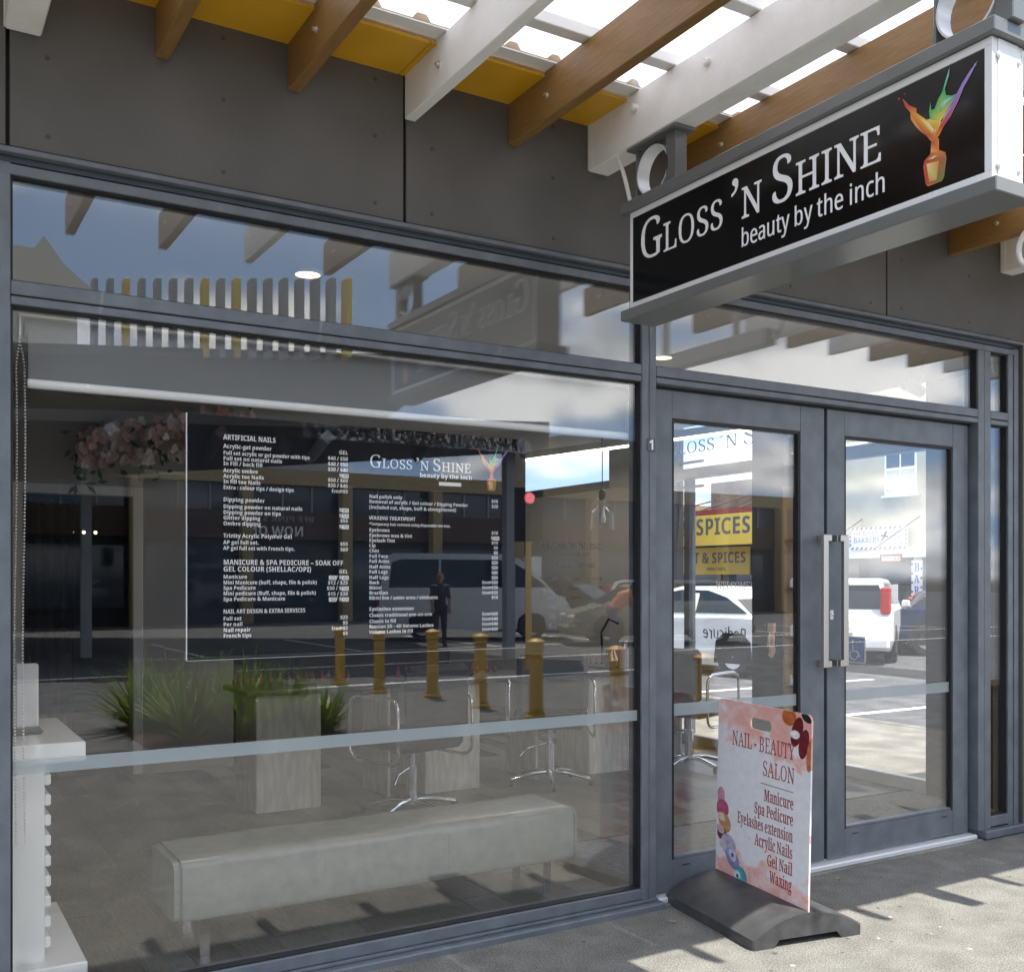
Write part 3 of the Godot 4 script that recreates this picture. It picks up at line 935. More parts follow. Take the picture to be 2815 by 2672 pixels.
# ---------------------------------------------------------------- signs
func hanging_sign() -> void:
	var t := thing("hanging_sign", "black lightbox sign GLOSS 'N SHINE in a grey housing under the canopy", "sign", V(2.68, 2.56, 0))
	var gs: Material = M["sign grey"]
	part("bottom_cap", cb(V(-0.09, 0.0, 0.285), V(0.09, 0.042, 1.985), 0.003), gs, t)
	part("top_cap", cb(V(-0.09, 0.44, 0.28), V(0.09, 0.483, 1.98), 0.003), gs, t)
	part("body", cb(V(-0.064, 0.043, 0.33), V(0.064, 0.439, 1.958), 0.002), M["sign frame"], t)
	for s in [-1.0, 1.0]:
		var f := MB.new()
		var x0: float = 0.0645 * s
		var x1: float = 0.07 * s
		var lo := minf(x0, x1)
		var hi := maxf(x0, x1)
		f.cbox(V(lo, 0.044, 0.325), V(hi, 0.068, 1.959), 0.001)
		f.cbox(V(lo, 0.414, 0.325), V(hi, 0.438, 1.959), 0.001)
		f.cbox(V(lo, 0.0685, 0.325), V(hi, 0.4135, 0.342), 0.001)
		f.cbox(V(lo, 0.0685, 1.935), V(hi, 0.4135, 1.959), 0.001)
		var fp := part("face_frame", f, M["sign frame"], t)
		part("face_panel", bx(V(lo if s > 0 else lo + 0.002, 0.0685, 0.342), V(hi - 0.002 if s > 0 else hi, 0.4135, 1.935)), M["sign black"], fp)
		var bs := Basis(V(0, 0, -s), V(0, 1, 0), V(s, 0, 0))
		var start := 0.385 if s < 0 else 1.9
		var dirz := 1.0 if s < 0 else -1.0
		var xf: float = 0.0688 * s
		small_caps(SHOP_NAME, font("Droid Serif"), 0.158, 0.108, Transform3D(bs, V(xf, 0.222, start)), 1.205, M["vinyl white"], fp)
		letters("beauty by the inch", font("Droid Sans"), 0.066, Transform3D(bs, V(xf, 0.122, start + dirz * 0.585)), M["vinyl white"], fp, 0, 0.62)
		splash_logo(Transform3D(bs, V(xf + 0.0006 * s, 0.088, start + dirz * 1.39)), 0.312, fp)
	part("end_plate", cb(V(-0.045, 0.045, 1.9585), V(0.045, 0.437, 1.961), 0.001), M["white metal"], t)
	for y in [0.085, 0.39]:
		for x in [-0.046, 0.046]:
			var m := MB.new()
			m.lathe([Vector2(0.009, 0), Vector2(0.008, 0.004), Vector2(0.003, 0.006), Vector2(0, 0.006)], 10, Transform3D(Basis(V(1, 0, 0), PI / 2), V(x, y, 1.961)))
			part("screw", m, M["mill aluminium"], t)
	# two hangers: a plate under the beam, two posts and a rolled ring between them
	for z in [0.43, 1.86]:
		var m := MB.new()
		m.cbox(V(-0.055, 0.708, z - 0.15), V(0.055, 0.72, z + 0.16), 0.002)
		m.cbox(V(-0.03, 0.4835, z + 0.075), V(0.03, 0.7075, z + 0.135), 0.003)
		m.cbox(V(-0.03, 0.4835, z - 0.12), V(0.03, 0.7075, z - 0.112), 0.002)
		var h := part("hanger", m, gs, t)
		m = MB.new()
		var sides := 28
		var c := V(0, 0.5945, z - 0.012)
		var r := 0.1
		for k in sides:
			var a0 := TAU * k / sides
			var a1 := TAU * (k + 1) / sides
			var d0 := V(0, sin(a0), cos(a0))
			var d1 := V(0, sin(a1), cos(a1))
			var hw := V(0.03, 0, 0)
			m.quad_n(c + d0 * r - hw, c + d0 * r + hw, c + d1 * r + hw, c + d1 * r - hw, d0, d0, d1, d1)
			m.quad_n(c + d0 * (r - 0.006) + hw, c + d0 * (r - 0.006) - hw, c + d1 * (r - 0.006) - hw, c + d1 * (r - 0.006) + hw, -d0, -d0, -d1, -d1)
			m.quad(c + d0 * (r - 0.006) - hw, c + d0 * r - hw, c + d1 * r - hw, c + d1 * (r - 0.006) - hw)
			m.quad(c + d0 * r + hw, c + d0 * (r - 0.006) + hw, c + d1 * (r - 0.006) + hw, c + d1 * r + hw)
		part("ring", m, M["mill aluminium"], h)
	var pts := []
	for k in 13:
		var f := k / 12.0
		pts.append(V(-0.03 + 0.0 * f, 0.76 + 0.06 * sin(f * PI) - 0.27 * f * f, 0.06 + 0.22 * f))
	var mm := MB.new()
	mm.tube(pts, 0.009, 8)
	part("conduit", mm, M["steel paint"], t)


func second_sign() -> void:
	# the underside of another shop's sign and its conduit, at the edge of the picture
	var t := thing("neighbour_sign", "pale underside of a neighbouring shop's hanging sign beyond the black sign", "sign", V(4.62, 2.93, 0))
	part("body", cb(V(-0.05, 0.0, 0.82), V(0.05, 0.1, 2.0), 0.004), M["white metal"], t)
	var m := MB.new()
	var pts := []
	for k in 15:
		var a := -PI / 2 + PI * k / 14.0
		pts.append(V(0, 0.13 - 0.09 * sin(a), 0.8 - 0.07 * cos(a)))
	m.tube(pts, 0.013, 8)
	part("conduit", m, M["white plastic"], t)
	m = MB.new()
	m.cbox(V(-0.02, 0.1, 1.1), V(0.02, 0.38, 1.14), 0.003)
	m.cbox(V(-0.02, 0.1, 1.8), V(0.02, 0.38, 1.84), 0.003)
	part("hanger", m, M["white metal"], t)


# the printed face of the pavement sign: paper white, watercolour washes and small pictures of nails and polish
func board_print() -> ImageTexture:
	var w := 340
	var h := 600
	var f := FastNoiseLite.new()
	f.seed = 5
	f.frequency = 0.012
	f.fractal_octaves = 5
	var g := FastNoiseLite.new()
	g.seed = 9
	g.frequency = 0.03
	g.fractal_octaves = 3
	var im := Image.create(w, h, false, Image.FORMAT_RGB8)
	var paper := Color8(226, 224, 226)
	var pink := Color8(238, 196, 190)
	var salmon := Color8(224, 160, 146)
	var ell := [
		[0.78, 0.03, 0.07, 0.045, 0.0, Color8(196, 104, 52)], [0.86, 0.1, 0.05, 0.085, 0.5, Color8(108, 26, 34)], [0.93, 0.155, 0.045, 0.08, 0.35, Color8(120, 30, 40)], [0.995, 0.2, 0.035, 0.09, 0.2, Color8(206, 118, 82)],
		[0.95, 0.02, 0.05, 0.02, 0.3, Color8(40, 36, 30)], [0.84, 0.115, 0.05, 0.022, 0.0, Color8(236, 230, 230)],
		[0.05, 0.555, 0.045, 0.05, 0.0, Color8(216, 150, 170)], [0.07, 0.625, 0.075, 0.05, 0.0, Color8(196, 92, 128)], [0.1, 0.7, 0.075, 0.05, 0.3, Color8(206, 150, 96)], [0.06, 0.675, 0.05, 0.022, 0.2, Color8(232, 200, 176)],
		[0.07, 0.77, 0.06, 0.04, 0.2, Color8(120, 50, 60)], [0.05, 0.745, 0.05, 0.022, 0.2, Color8(222, 184, 190)], [0.15, 0.82, 0.09, 0.06, 0.2, Color8(190, 176, 204)], [0.08, 0.825, 0.04, 0.03, 0.0, Color8(226, 216, 214)],
		[0.2, 0.885, 0.085, 0.05, 0.4, Color8(150, 148, 190)], [0.2, 0.865, 0.045, 0.032, 0.3, Color8(214, 214, 232)], [0.2, 0.865, 0.014, 0.012, 0.0, Color8(60, 64, 110)], [0.3, 0.965, 0.07, 0.055, 0.2, Color8(94, 168, 170)], [0.26, 0.965, 0.04, 0.028, 0.2, Color8(198, 226, 228)], [0.26, 0.968, 0.013, 0.01, 0.0, Color8(30, 50, 70)]]
	for y in h:
		for x in w:
			var u := (x + 0.5) / w
			var q := (y + 0.5) / h
			var a := f.get_noise_2d(x, y)
			var b := g.get_noise_2d(x, y)
			var c := paper
			var top := 0.16 + 0.13 * u - q + a * 0.28
			if top > 0.0:
				c = paper.lerp(pink, clampf(top * 22.0, 0, 1) * 0.9)
				c = c.lerp(salmon, clampf((top - 0.03 + b * 0.12 + (u - 0.5) * 0.12) * 7.0, 0, 1) * 0.75)
			var low := q - 0.83 - 0.03 * u + a * 0.24 + 0.02
			if low > 0.0:
				c = paper.lerp(pink, clampf(low * 22.0, 0, 1) * 0.9)
				c = c.lerp(salmon, clampf((low - 0.03 + b * 0.16 - u * 0.1) * 8.0, 0, 1) * 0.8)
			for e in ell:
				var dx: float = u - e[0]
				var dy: float = q - e[1]
				if absf(dx) < 0.16 and absf(dy) < 0.12:
					dy *= 1.0
					var cs := cos(e[4])
					var sn := sin(e[4])
					var rx := dx * cs + dy * sn
					var ry := -dx * sn + dy * cs
					var rr: float = rx * rx / (e[2] * e[2]) + ry * ry / (e[3] * e[3])
					if rr < 1.0:
						c = e[5] * (0.92 + 0.16 * b)
						c.a = 1.0
			c = c * (0.985 + 0.03 * b)
			im.set_pixel(x, y, c)
	im.generate_mipmaps()
	return ImageTexture.create_from_image(im)


func pavement_sign() -> void:
	# base 0.66 long; the panel stands across its middle; local x runs along the panel, local z is the way its near face looks
	var dir := V(-0.107, 0, 0.676).normalized()
	var face := V(-dir.z, 0, dir.x)
	var t := thing("pavement_sign", "white and pink NAIL - BEAUTY SALON pavement board on a black rubber base", "pavement sign", V(3.3, 0, 0.355))
	t.transform.basis = Basis(dir, Vector3.UP, face)
	# arched base with a raised underside between its two feet
	var m := MB.new()
	var n := 14
	var half := 0.275
	var prof := []
	for k in n + 1:
		var s := -1.0 + 2.0 * k / n
		prof.append(Vector2(half * s, 0.045 + 0.085 * (1.0 - s * s)))
	var outline := PackedVector2Array()
	for p in prof:
		outline.append(p)
	outline.append(Vector2(half, 0.0))
	outline.append(Vector2(half - 0.1, 0.0))
	outline.append(Vector2(half - 0.125, 0.03))
	outline.append(Vector2(-half + 0.125, 0.03))
	outline.append(Vector2(-half + 0.1, 0.0))
	outline.append(Vector2(-half, 0.0))
	outline.reverse()
	var tr := Transform3D(Basis(V(0, 0, 1), V(0, 1, 0), V(-1, 0, 0)), Vector3.ZERO)
	# stations along the length, slightly drawn in at both ends so that the rims are rounded
	var st := [[-0.345, 0.965, -0.006], [-0.338, 0.99, -0.002], [-0.325, 1.0, 0.0], [0.325, 1.0, 0.0], [0.338, 0.99, -0.002], [0.345, 0.965, -0.006]]
	var rings := []
	for s in st:
		var ring := []
		for p in outline:
			ring.append(V(s[0], maxf(p.y + (s[2] if p.y > 0.031 else 0.0), 0.0), p.x * s[1]))
		rings.append(ring)
	for k in rings.size() - 1:
		for i in outline.size():
			var j := (i + 1) % outline.size()
			var smooth := outline[i].y > 0.044 and outline[j].y > 0.044
			if smooth:
				var ni := V(0, 1, outline[i].x * 2.0 * 0.085 / (half * half)).normalized()
				var nj := V(0, 1, outline[j].x * 2.0 * 0.085 / (half * half)).normalized()
				m.quad_n(rings[k][i], rings[k + 1][i], rings[k + 1][j], rings[k][j], ni, ni, nj, nj)
			else:
				m.quad(rings[k][i], rings[k + 1][i], rings[k + 1][j], rings[k][j])
	var ix := Geometry2D.triangulate_polygon(outline)
	for e in [0, rings.size() - 1]:
		for k in range(0, ix.size(), 3):
			var a: Vector3 = rings[e][ix[k]]
			var b: Vector3 = rings[e][ix[k + 1]]
			var c: Vector3 = rings[e][ix[k + 2]]
			var nn := (b - a).cross(c - a)
			if nn.x * (1.0 if e > 0 else -1.0) < 0:
				m.tri(a, c, b)
			else:
				m.tri(a, b, c)
	part("base", m, M["recycled rubber"], t)
	# panel, leaning a little away, with a hand hole and rounded top corners
	var panel := Node3D.new()
	panel.name = "panel"
	t.add_child(panel)
	panel.position = V(0.0, 0.0, 0.0)
	panel.rotation.x = deg_to_rad(-1.4)
	var w := 0.343
	var y0 := 0.115
	var y1 := 0.935
	var poly := PackedVector2Array([Vector2(-w, y0), Vector2(w, y0)])
	for k in 7:
		var a := PI / 2 * k / 6
		poly.append(Vector2(w - 0.03 + 0.03 * cos(a), y1 - 0.03 + 0.03 * sin(a)))
	# the hole is reached by a slit so that the outline stays one ring
	var hc := Vector2(-0.01, y1 - 0.085)
	poly.append(Vector2(hc.x + 0.0002, y1))
	for k in 21:
		var a := PI / 2 - TAU * k / 20
		var sx := 0.055 if cos(a) > 0.001 else (-0.055 if cos(a) < -0.001 else 0.0)
		poly.append(hc + Vector2(sx + 0.026 * cos(a), 0.026 * sin(a)) + Vector2(0.0002 if k == 0 else (-0.0002 if k == 20 else 0.0), 0))
	poly.append(Vector2(hc.x - 0.0002, y1))
	for k in 7:
		var a := PI / 2 + PI / 2 * k / 6
		poly.append(Vector2(-w + 0.03 + 0.03 * cos(a), y1 - 0.03 + 0.03 * sin(a)))
	m = MB.new()
	m.slab(poly, -0.004, 0.004)
	for k in m.v.size():
		m.uv[k] = Vector2((m.v[k].x + w) / (2 * w), (y1 - m.v[k].y) / (y1 - y0))
	var pm := mat("board print", Color.WHITE, 0.3)
	pm.albedo_texture = board_print()
	var board := part("printed_board", m, pm, panel)
	var serif := font("Droid Serif", true)
	var sr := font("Droid Serif")
	var H := y1 - y0
	# the near face reads with its right end at +x
	for l in [["NAIL - BEAUTY", 0.248, 0.066, 0.46, sr], ["SALON", 0.372, 0.066, 0.22, sr], ["Manicure", 0.505, 0.052, 0.205, serif], ["Spa Pedicure", 0.588, 0.052, 0.275, serif], ["Eyelashes extension", 0.672, 0.052, 0.405, serif], ["Acrylic Nails", 0.757, 0.052, 0.27, serif], ["Gel Nail", 0.842, 0.052, 0.175, serif], ["Waxing", 0.925, 0.052, 0.155, serif]]:
		letters(l[0], l[4], l[2], Transform3D(Basis(), V(0.232 - l[3], y1 - l[1] * H, 0.0042)), M["maroon print"], panel, 0, l[3], "lettering", 0.0008)
	part("rule_line", bx(V(-0.0, y1 - 0.416 * H, 0.0042), V(0.232, y1 - 0.4125 * H, 0.0048)), M["maroon print"], panel)


func menu_poster() -> void:
	var t := thing("menu_poster", "black price list poster with white lettering hung inside the big window", "poster", V(0, 0, -0.056))
	# the sheet: flat, with a puckered strip of clear tape along its top edge
	var x0 := 0.915
	var x1 := 2.341
	var m := MB.new()
	m.box(V(x0, 1.205, -0.004), V(x1, 2.035, -0.001))
	part("sheet", m, M["poster black"], t)
	m = MB.new()
	var f := FastNoiseLite.new()
	f.seed = 3
	f.frequency = 9.0
	f.fractal_octaves = 3
	var nx := 110
	var ny := 8
	var P := func(i: int, j: int) -> Vector3:
		var x := lerpf(x0, x1, float(i) / nx)
		var y := lerpf(2.035, 2.094, float(j) / ny)
		return V(x, y, -0.0025 - 0.006 * absf(f.get_noise_2d(x * 2.2, y * 1.0)) * smoothstep(0.0, 0.3, float(j) / ny) * smoothstep(1.15, 1.6, x))
	for i in nx:
		for j in ny:
			m.quad(P.call(i, j), P.call(i + 1, j), P.call(i + 1, j + 1), P.call(i, j + 1))
	part("crumpled_top_edge", m, M["sign black"], t)
	part("white_edge", bx(V(x0 - 0.004, 1.205, -0.0045), V(x0 - 0.0002, 2.094, 0.0)), M["vinyl white"], t)
	part("white_edge", bx(V(x0, 1.2035, -0.0045), V(x1, 1.2048, 0.0)), M["vinyl white"], t)
	var W: Material = M["vinyl white"]
	var put := func(s: String, x: float, y: float, cap: float, bold: bool, ital: bool, right := false, wide := 0.0) -> void:
		letters(s, font("Droid Sans", true, ital), cap * (1.0 if bold else 0.96), Transform3D(Basis(), V(x, y, -0.0008)), W, t, 2 if right else 0, wide, "lettering", 0.0006)
	var lx := 1.0443
	var ly := [2.007, 1.975, 1.952, 1.932, 1.913, 1.888, 1.867, 1.847, 1.826, 1.78, 1.756, 1.735, 1.715, 1.694, 1.648, 1.625, 1.604, 1.55, 1.525, 1.499, 1.478, 1.458, 1.438, 1.417, 1.371, 1.346, 1.325, 1.304, 1.283]
	var ls := ["ARTIFICIAL NAILS", "Acrylic-gel powder", "Full set acrylic or gel powder with tips", "Full set on natural nails", "In Fill / back fill", "Acrylic ombre", "Acrylic toe Nails", "In fill toe Nails", "Extra : colour tips / design tips", "Dipping powder", "Dipping powder on natural nails", "Dipping powder on tips", "Glitter dipping", "Ombre dipping", "Trinity Acrylic Polymer Gel", "AP gel full set.", "AP gel full set with French tips.", "MANICURE & SPA PEDICURE – SOAK OFF", "GEL COLOUR (SHELLAC/OPI)", "Manicure", "Mini Manicure (buff, shape, file & polish)", "Spa Pedicure", "Mini pedicure (Buff, shape, file & polish)", "Spa Pedicure & Manicure", "NAIL ART DESGN & EXTRA SERVICES", "Full set", "Per nail", "Nail repair", "French tips"]
	for k in ls.size():
		var head: bool = k in [0, 17, 18]
		var sub: bool = k in [1, 9, 14]
		put.call(ls[k], lx, ly[k], 0.0185 if head else (0.0155 if k == 24 else 0.0145), head or sub or k == 24, sub, false, {0: 0.196, 2: 0.328, 17: 0.463, 18: 0.333, 20: 0.356, 22: 0.352, 24: 0.31, 16: 0.27, 8: 0.265}.get(k, 0.0))
	var py := [1.979, 1.955, 1.933, 1.912, 1.891, 1.871, 1.85, 1.829, 1.757, 1.735, 1.715, 1.693, 1.625, 1.604, 1.518, 1.496, 1.475, 1.454, 1.432, 1.412, 1.341, 1.32, 1.299, 1.279]
	var ps := ["GEL", "$40 / $50", "$40 / $50", "$30 / $40", "$", "$50 / $60", "$35 / $45", "from$5", "$", "$", "$55", "$", "$55", "$60", "GEL", "$    / $", "$12 / $25", "$30 / $", "$15 / $30", "$    / $", "$25", "$5", "from$5", "$5"]
	var over := {4: "70", 8: "45", 9: "55", 11: "70", 15: "40", 17: "50", 19: "55"}
	var stick := func(s: String, x: float, y: float) -> void:
		part("price_sticker", bx(V(x, y - 0.002, -0.0009), V(x + 0.029, y + 0.0145, 0.0004)), M["vinyl white"], t)
		letters(s, font("Droid Sans"), 0.0115, Transform3D(Basis(), V(x + 0.004, y + 0.0005, 0.0006)), M["vinyl grey"], t, 0, 0.02, "lettering", 0.0004)
	for k in ps.size():
		var o: bool = over.has(k)
		put.call(ps[k], 1.529 - (0.026 if o else 0.0), py[k], 0.0145, k in [0, 14], true, true)
		if o:
			stick.call(over[k], 1.503, py[k])
		if k in [15, 19]:
			stick.call("25" if k == 15 else "50", 1.452, py[k])
	var ry := [1.816, 1.796, 1.774, 1.73, 1.708, 1.684, 1.663, 1.643, 1.623, 1.602, 1.581, 1.561, 1.539, 1.519, 1.497, 1.477, 1.456, 1.436, 1.416, 1.371, 1.348, 1.324, 1.303, 1.282]
	var rs := ["Nail polish only", "Removal of acrylic / Gel colour / Dipping Powder", "(included cut, shape, buff & strengthened)", "WAXING TREATMENT", "*Temporary hair removal using disposable hot wax.", "Eyebrows", "Eyebrows wax & tint", "Eyelash Tint", "Lip", "Chin", "Full Face", "Full Arms", "Half Arms", "Full Legs", "Half Legs", "Back", "Bikini", "Brazilian", "Bikini line / under arms / sideburns", "Eyelashes extension", "Classic traditional one-on-one", "Classic in fill", "Russian 3D - 4D Volume Lashes", "Volume Lashes in fill"]
	for k in rs.size():
		put.call(rs[k], 1.618, ry[k], 0.011 if k == 4 else 0.0142, k in [3, 4, 19], k in [3, 4, 19], false, {1: 0.44, 2: 0.385, 4: 0.36, 18: 0.3}.get(k, 0.0))
	var qy := [1.816, 1.795, 1.683, 1.662, 1.641, 1.621, 1.6, 1.579, 1.558, 1.537, 1.516, 1.495, 1.475, 1.454, 1.432, 1.412, 1.343, 1.322, 1.301, 1.279]
	var qs := ["$10", "$20", "$10", "$", "$15", "$6", "$6", "$35", "$30", "$20", "$45", "$30", "from$30", "from$30", "from$35", "$10", "from$60", "from$40", "from$90", "from$60"]
	for k in qs.size():
		put.call(qs[k], 2.204 - (0.024 if k == 3 else 0.0), qy[k], 0.0142, false, true, true)
		if k == 3:
			stick.call("20", 2.181, qy[k])
	small_caps(SHOP_NAME, font("Droid Serif"), 0.05, 0.037, Transform3D(Basis(), V(1.618, 1.937, -0.0008)), 0.458, W, t, 0.0006)
	put.call("beauty by the inch", 1.837, 1.909, 0.0185, false, false, false, 0.239)
	part("white_bar", bx(V(1.925, 1.879, -0.0009), V(2.028, 1.894, -0.0002)), W, t)
	splash_logo(Transform3D(Basis(), V(2.173, 1.868, -0.0006)), 0.183, t)


func window_lettering() -> void:
	# dark opening hours on the inside of the big window, hard to read over the reflections
	var t := thing("opening_hours", "faint dark opening hours lettering on the window between price list and mullion", "lettering", V(0, 0, -0.0495))
	var G: Material = M["vinyl grey"]
	small_caps(SHOP_NAME, font("Droid Serif"), 0.034, 0.026, Transform3D(Basis(), V(2.41, 1.63, 0)), 0.33, G, t, 0.0004)
	letters("beauty by the inch", font("Droid Sans"), 0.014, Transform3D(Basis(), V(2.52, 1.6, 0)), G, t, 0, 0.2, "lettering", 0.0004)
	letters("OPENING HOURS", font("Droid Sans", true), 0.02, Transform3D(Basis(), V(2.48, 1.548, 0)), G, t, 0, 0.22, "lettering", 0.0004)
	var days := [["MON", "9:00am — 5:30pm"], ["TUE", "9:00am — 5:30pm"], ["WED", "9:00am — 5:30pm"], ["THU", "9:00am — 7:00pm"], ["FRI", "9:00am — 7:00pm"], ["SAT", "9:00am — 5:30pm"], ["SUN", "CLOSED"]]
	for k in 7:
		var y := 1.49 - k * 0.041
		letters(days[k][0], font("Droid Sans", true), 0.017, Transform3D(Basis(), V(2.495, y, 0)), G, t, 2, 0.0, "lettering", 0.0004)
		letters(days[k][1], font("Droid Sans"), 0.017, Transform3D(Basis(), V(2.74, y, 0)), G, t, 2, 0.0, "lettering", 0.0004)
	part("rule_line", bx(V(2.512, 1.23, 0), V(2.515, 1.51, 0.0004)), G, t)
	# white letters on the glass above the side door, and the card beside the pull handle
	var bs := Basis(V(0, 0, 1), V(0, 1, 0), V(-1, 0, 0))
	t = thing("side_window_lettering", "white GLOSS 'N SHINE lettering on the high glass of the far side wall", "lettering", V(6.155, 0, 0))
	small_caps(SHOP_NAME, font("Droid Serif"), 0.15, 0.105, Transform3D(bs, V(0, 2.62, -3.82)), 1.75, M["vinyl white"], t, 0.001)
	t = thing("welcome_lettering", "small white WELCOME! lettering on the side glass seen through the door", "lettering", V(6.155, 0, 0))
	letters("WELCOME!", font("Droid Serif"), 0.066, Transform3D(bs, V(0, 1.405, -3.09)), M["vinyl white"], t, 0, 0.44)
	t = thing("side_window_words", "dark lettering on the side glass, read from its back", "lettering", V(6.168, 0, 0))
	letters("Pedicure", font("Droid Sans", false, true), 0.1, Transform3D(Basis(V(0, 0, -1), V(0, 1, 0), V(1, 0, 0)), V(0, 0.97, -2.72)), M["vinyl black"], t)
	t = thing("access_sticker", "blue wheelchair sticker on the side door glass", "sticker", V(6.154, 0.87, -1.665))
	part("card", bx(V(0, 0, 0), V(0.002, 0.2, 0.19)), M["vinyl white"], t)
	part("blue_field", bx(V(-0.001, 0.012, 0.012), V(-0.0002, 0.188, 0.178)), M["sign blue"], t)
	var m := MB.new()
	var ring := []
	for k in 12:
		var a := TAU * (k / 12.0) * 0.7 + 2.2
		ring.append(V(-0.002, 0.06 + 0.035 * sin(a), 0.085 + 0.035 * cos(a)))
	m.tube(ring, 0.006, 6)
	m.tube([V(-0.002, 0.14, 0.075), V(-0.002, 0.09, 0.08), V(-0.002, 0.088, 0.12), V(-0.002, 0.045, 0.14)], 0.007, 6)
	m.ball(V(-0.002, 0.158, 0.075), V(0.004, 0.011, 0.011))
	part("symbol", m, M["vinyl white"], t)


# ---------------------------------------------------------------- inside the salon
func lamp_disc(at: Vector3, label: String, warm: bool, energy: float) -> void:
	var t := thing("downlight", label, "downlight", at, 0.0, "round ceiling downlights")
	var m := MB.new()
	m.lathe([Vector2(0.062, -0.012), Vector2(0.068, -0.006), Vector2(0.068, 0.0)], 20)
	m.lathe([Vector2(0.052, 0.002), Vector2(0.055, -0.012), Vector2(0.062, -0.012)], 20)
	part("trim_ring", m, M["white plastic"], t)
	m = MB.new()
	m.lathe([Vector2(0, -0.008), Vector2(0.0525, -0.008)], 20)
	part("lamp", m, M["warm glow"] if warm else M["lamp glow"], t)
	var l := SpotLight3D.new()
	l.name = "lamp_light"
	l.light_energy = energy
	l.light_color = Color(1.0, 0.9, 0.74) if warm else Color(1.0, 0.95, 0.88)
	l.light_size = 0.05
	l.spot_range = 12.0
	l.spot_angle = 58.0
	l.spot_attenuation = 2.0
	l.shadow_enabled = true
	t.add_child(l)
	l.position = V(0, -0.02, 0)
	l.rotation.x = -PI / 2


func linear_lamp(a: Vector3, b: Vector3, label: String, energy: float) -> void:
	var t := thing("linear_light", label, "light", (a + b) / 2.0, 0.0, "long white ceiling lights")
	var d := (b - a).normalized()
	var ln := (b - a).length()
	var side := d.cross(Vector3.UP).normalized()
	t.transform.basis = Basis(d, Vector3.UP, side)
	part("housing", cb(V(-ln / 2, 0.0, -0.04), V(ln / 2, 0.06, 0.04), 0.004), M["white plastic"], t)
	part("tube_light", cb(V(-ln / 2 + 0.01, -0.012, -0.03), V(ln / 2 - 0.01, -0.001, 0.03), 0.004), M["lamp glow"], t)
	var m := MB.new()
	for s in [-0.35, 0.35]:
		m.tube([V(ln * s, 0.06, 0), V(ln * s, 2.85 - t.position.y, 0)], 0.004, 6)
	part("hanging_rods", m, M["white plastic"], t)
	var l := AreaLight3D.new()
	l.name = "lamp_light"
	l.light_energy = energy
	l.light_color = Color(1.0, 0.96, 0.9)
	l.area_size = Vector2(ln - 0.02, 0.06)
	l.area_range = 12.0
	l.shadow_enabled = true
	t.add_child(l)
	l.position = V(0, -0.016, 0)
	l.rotation.x = -PI / 2


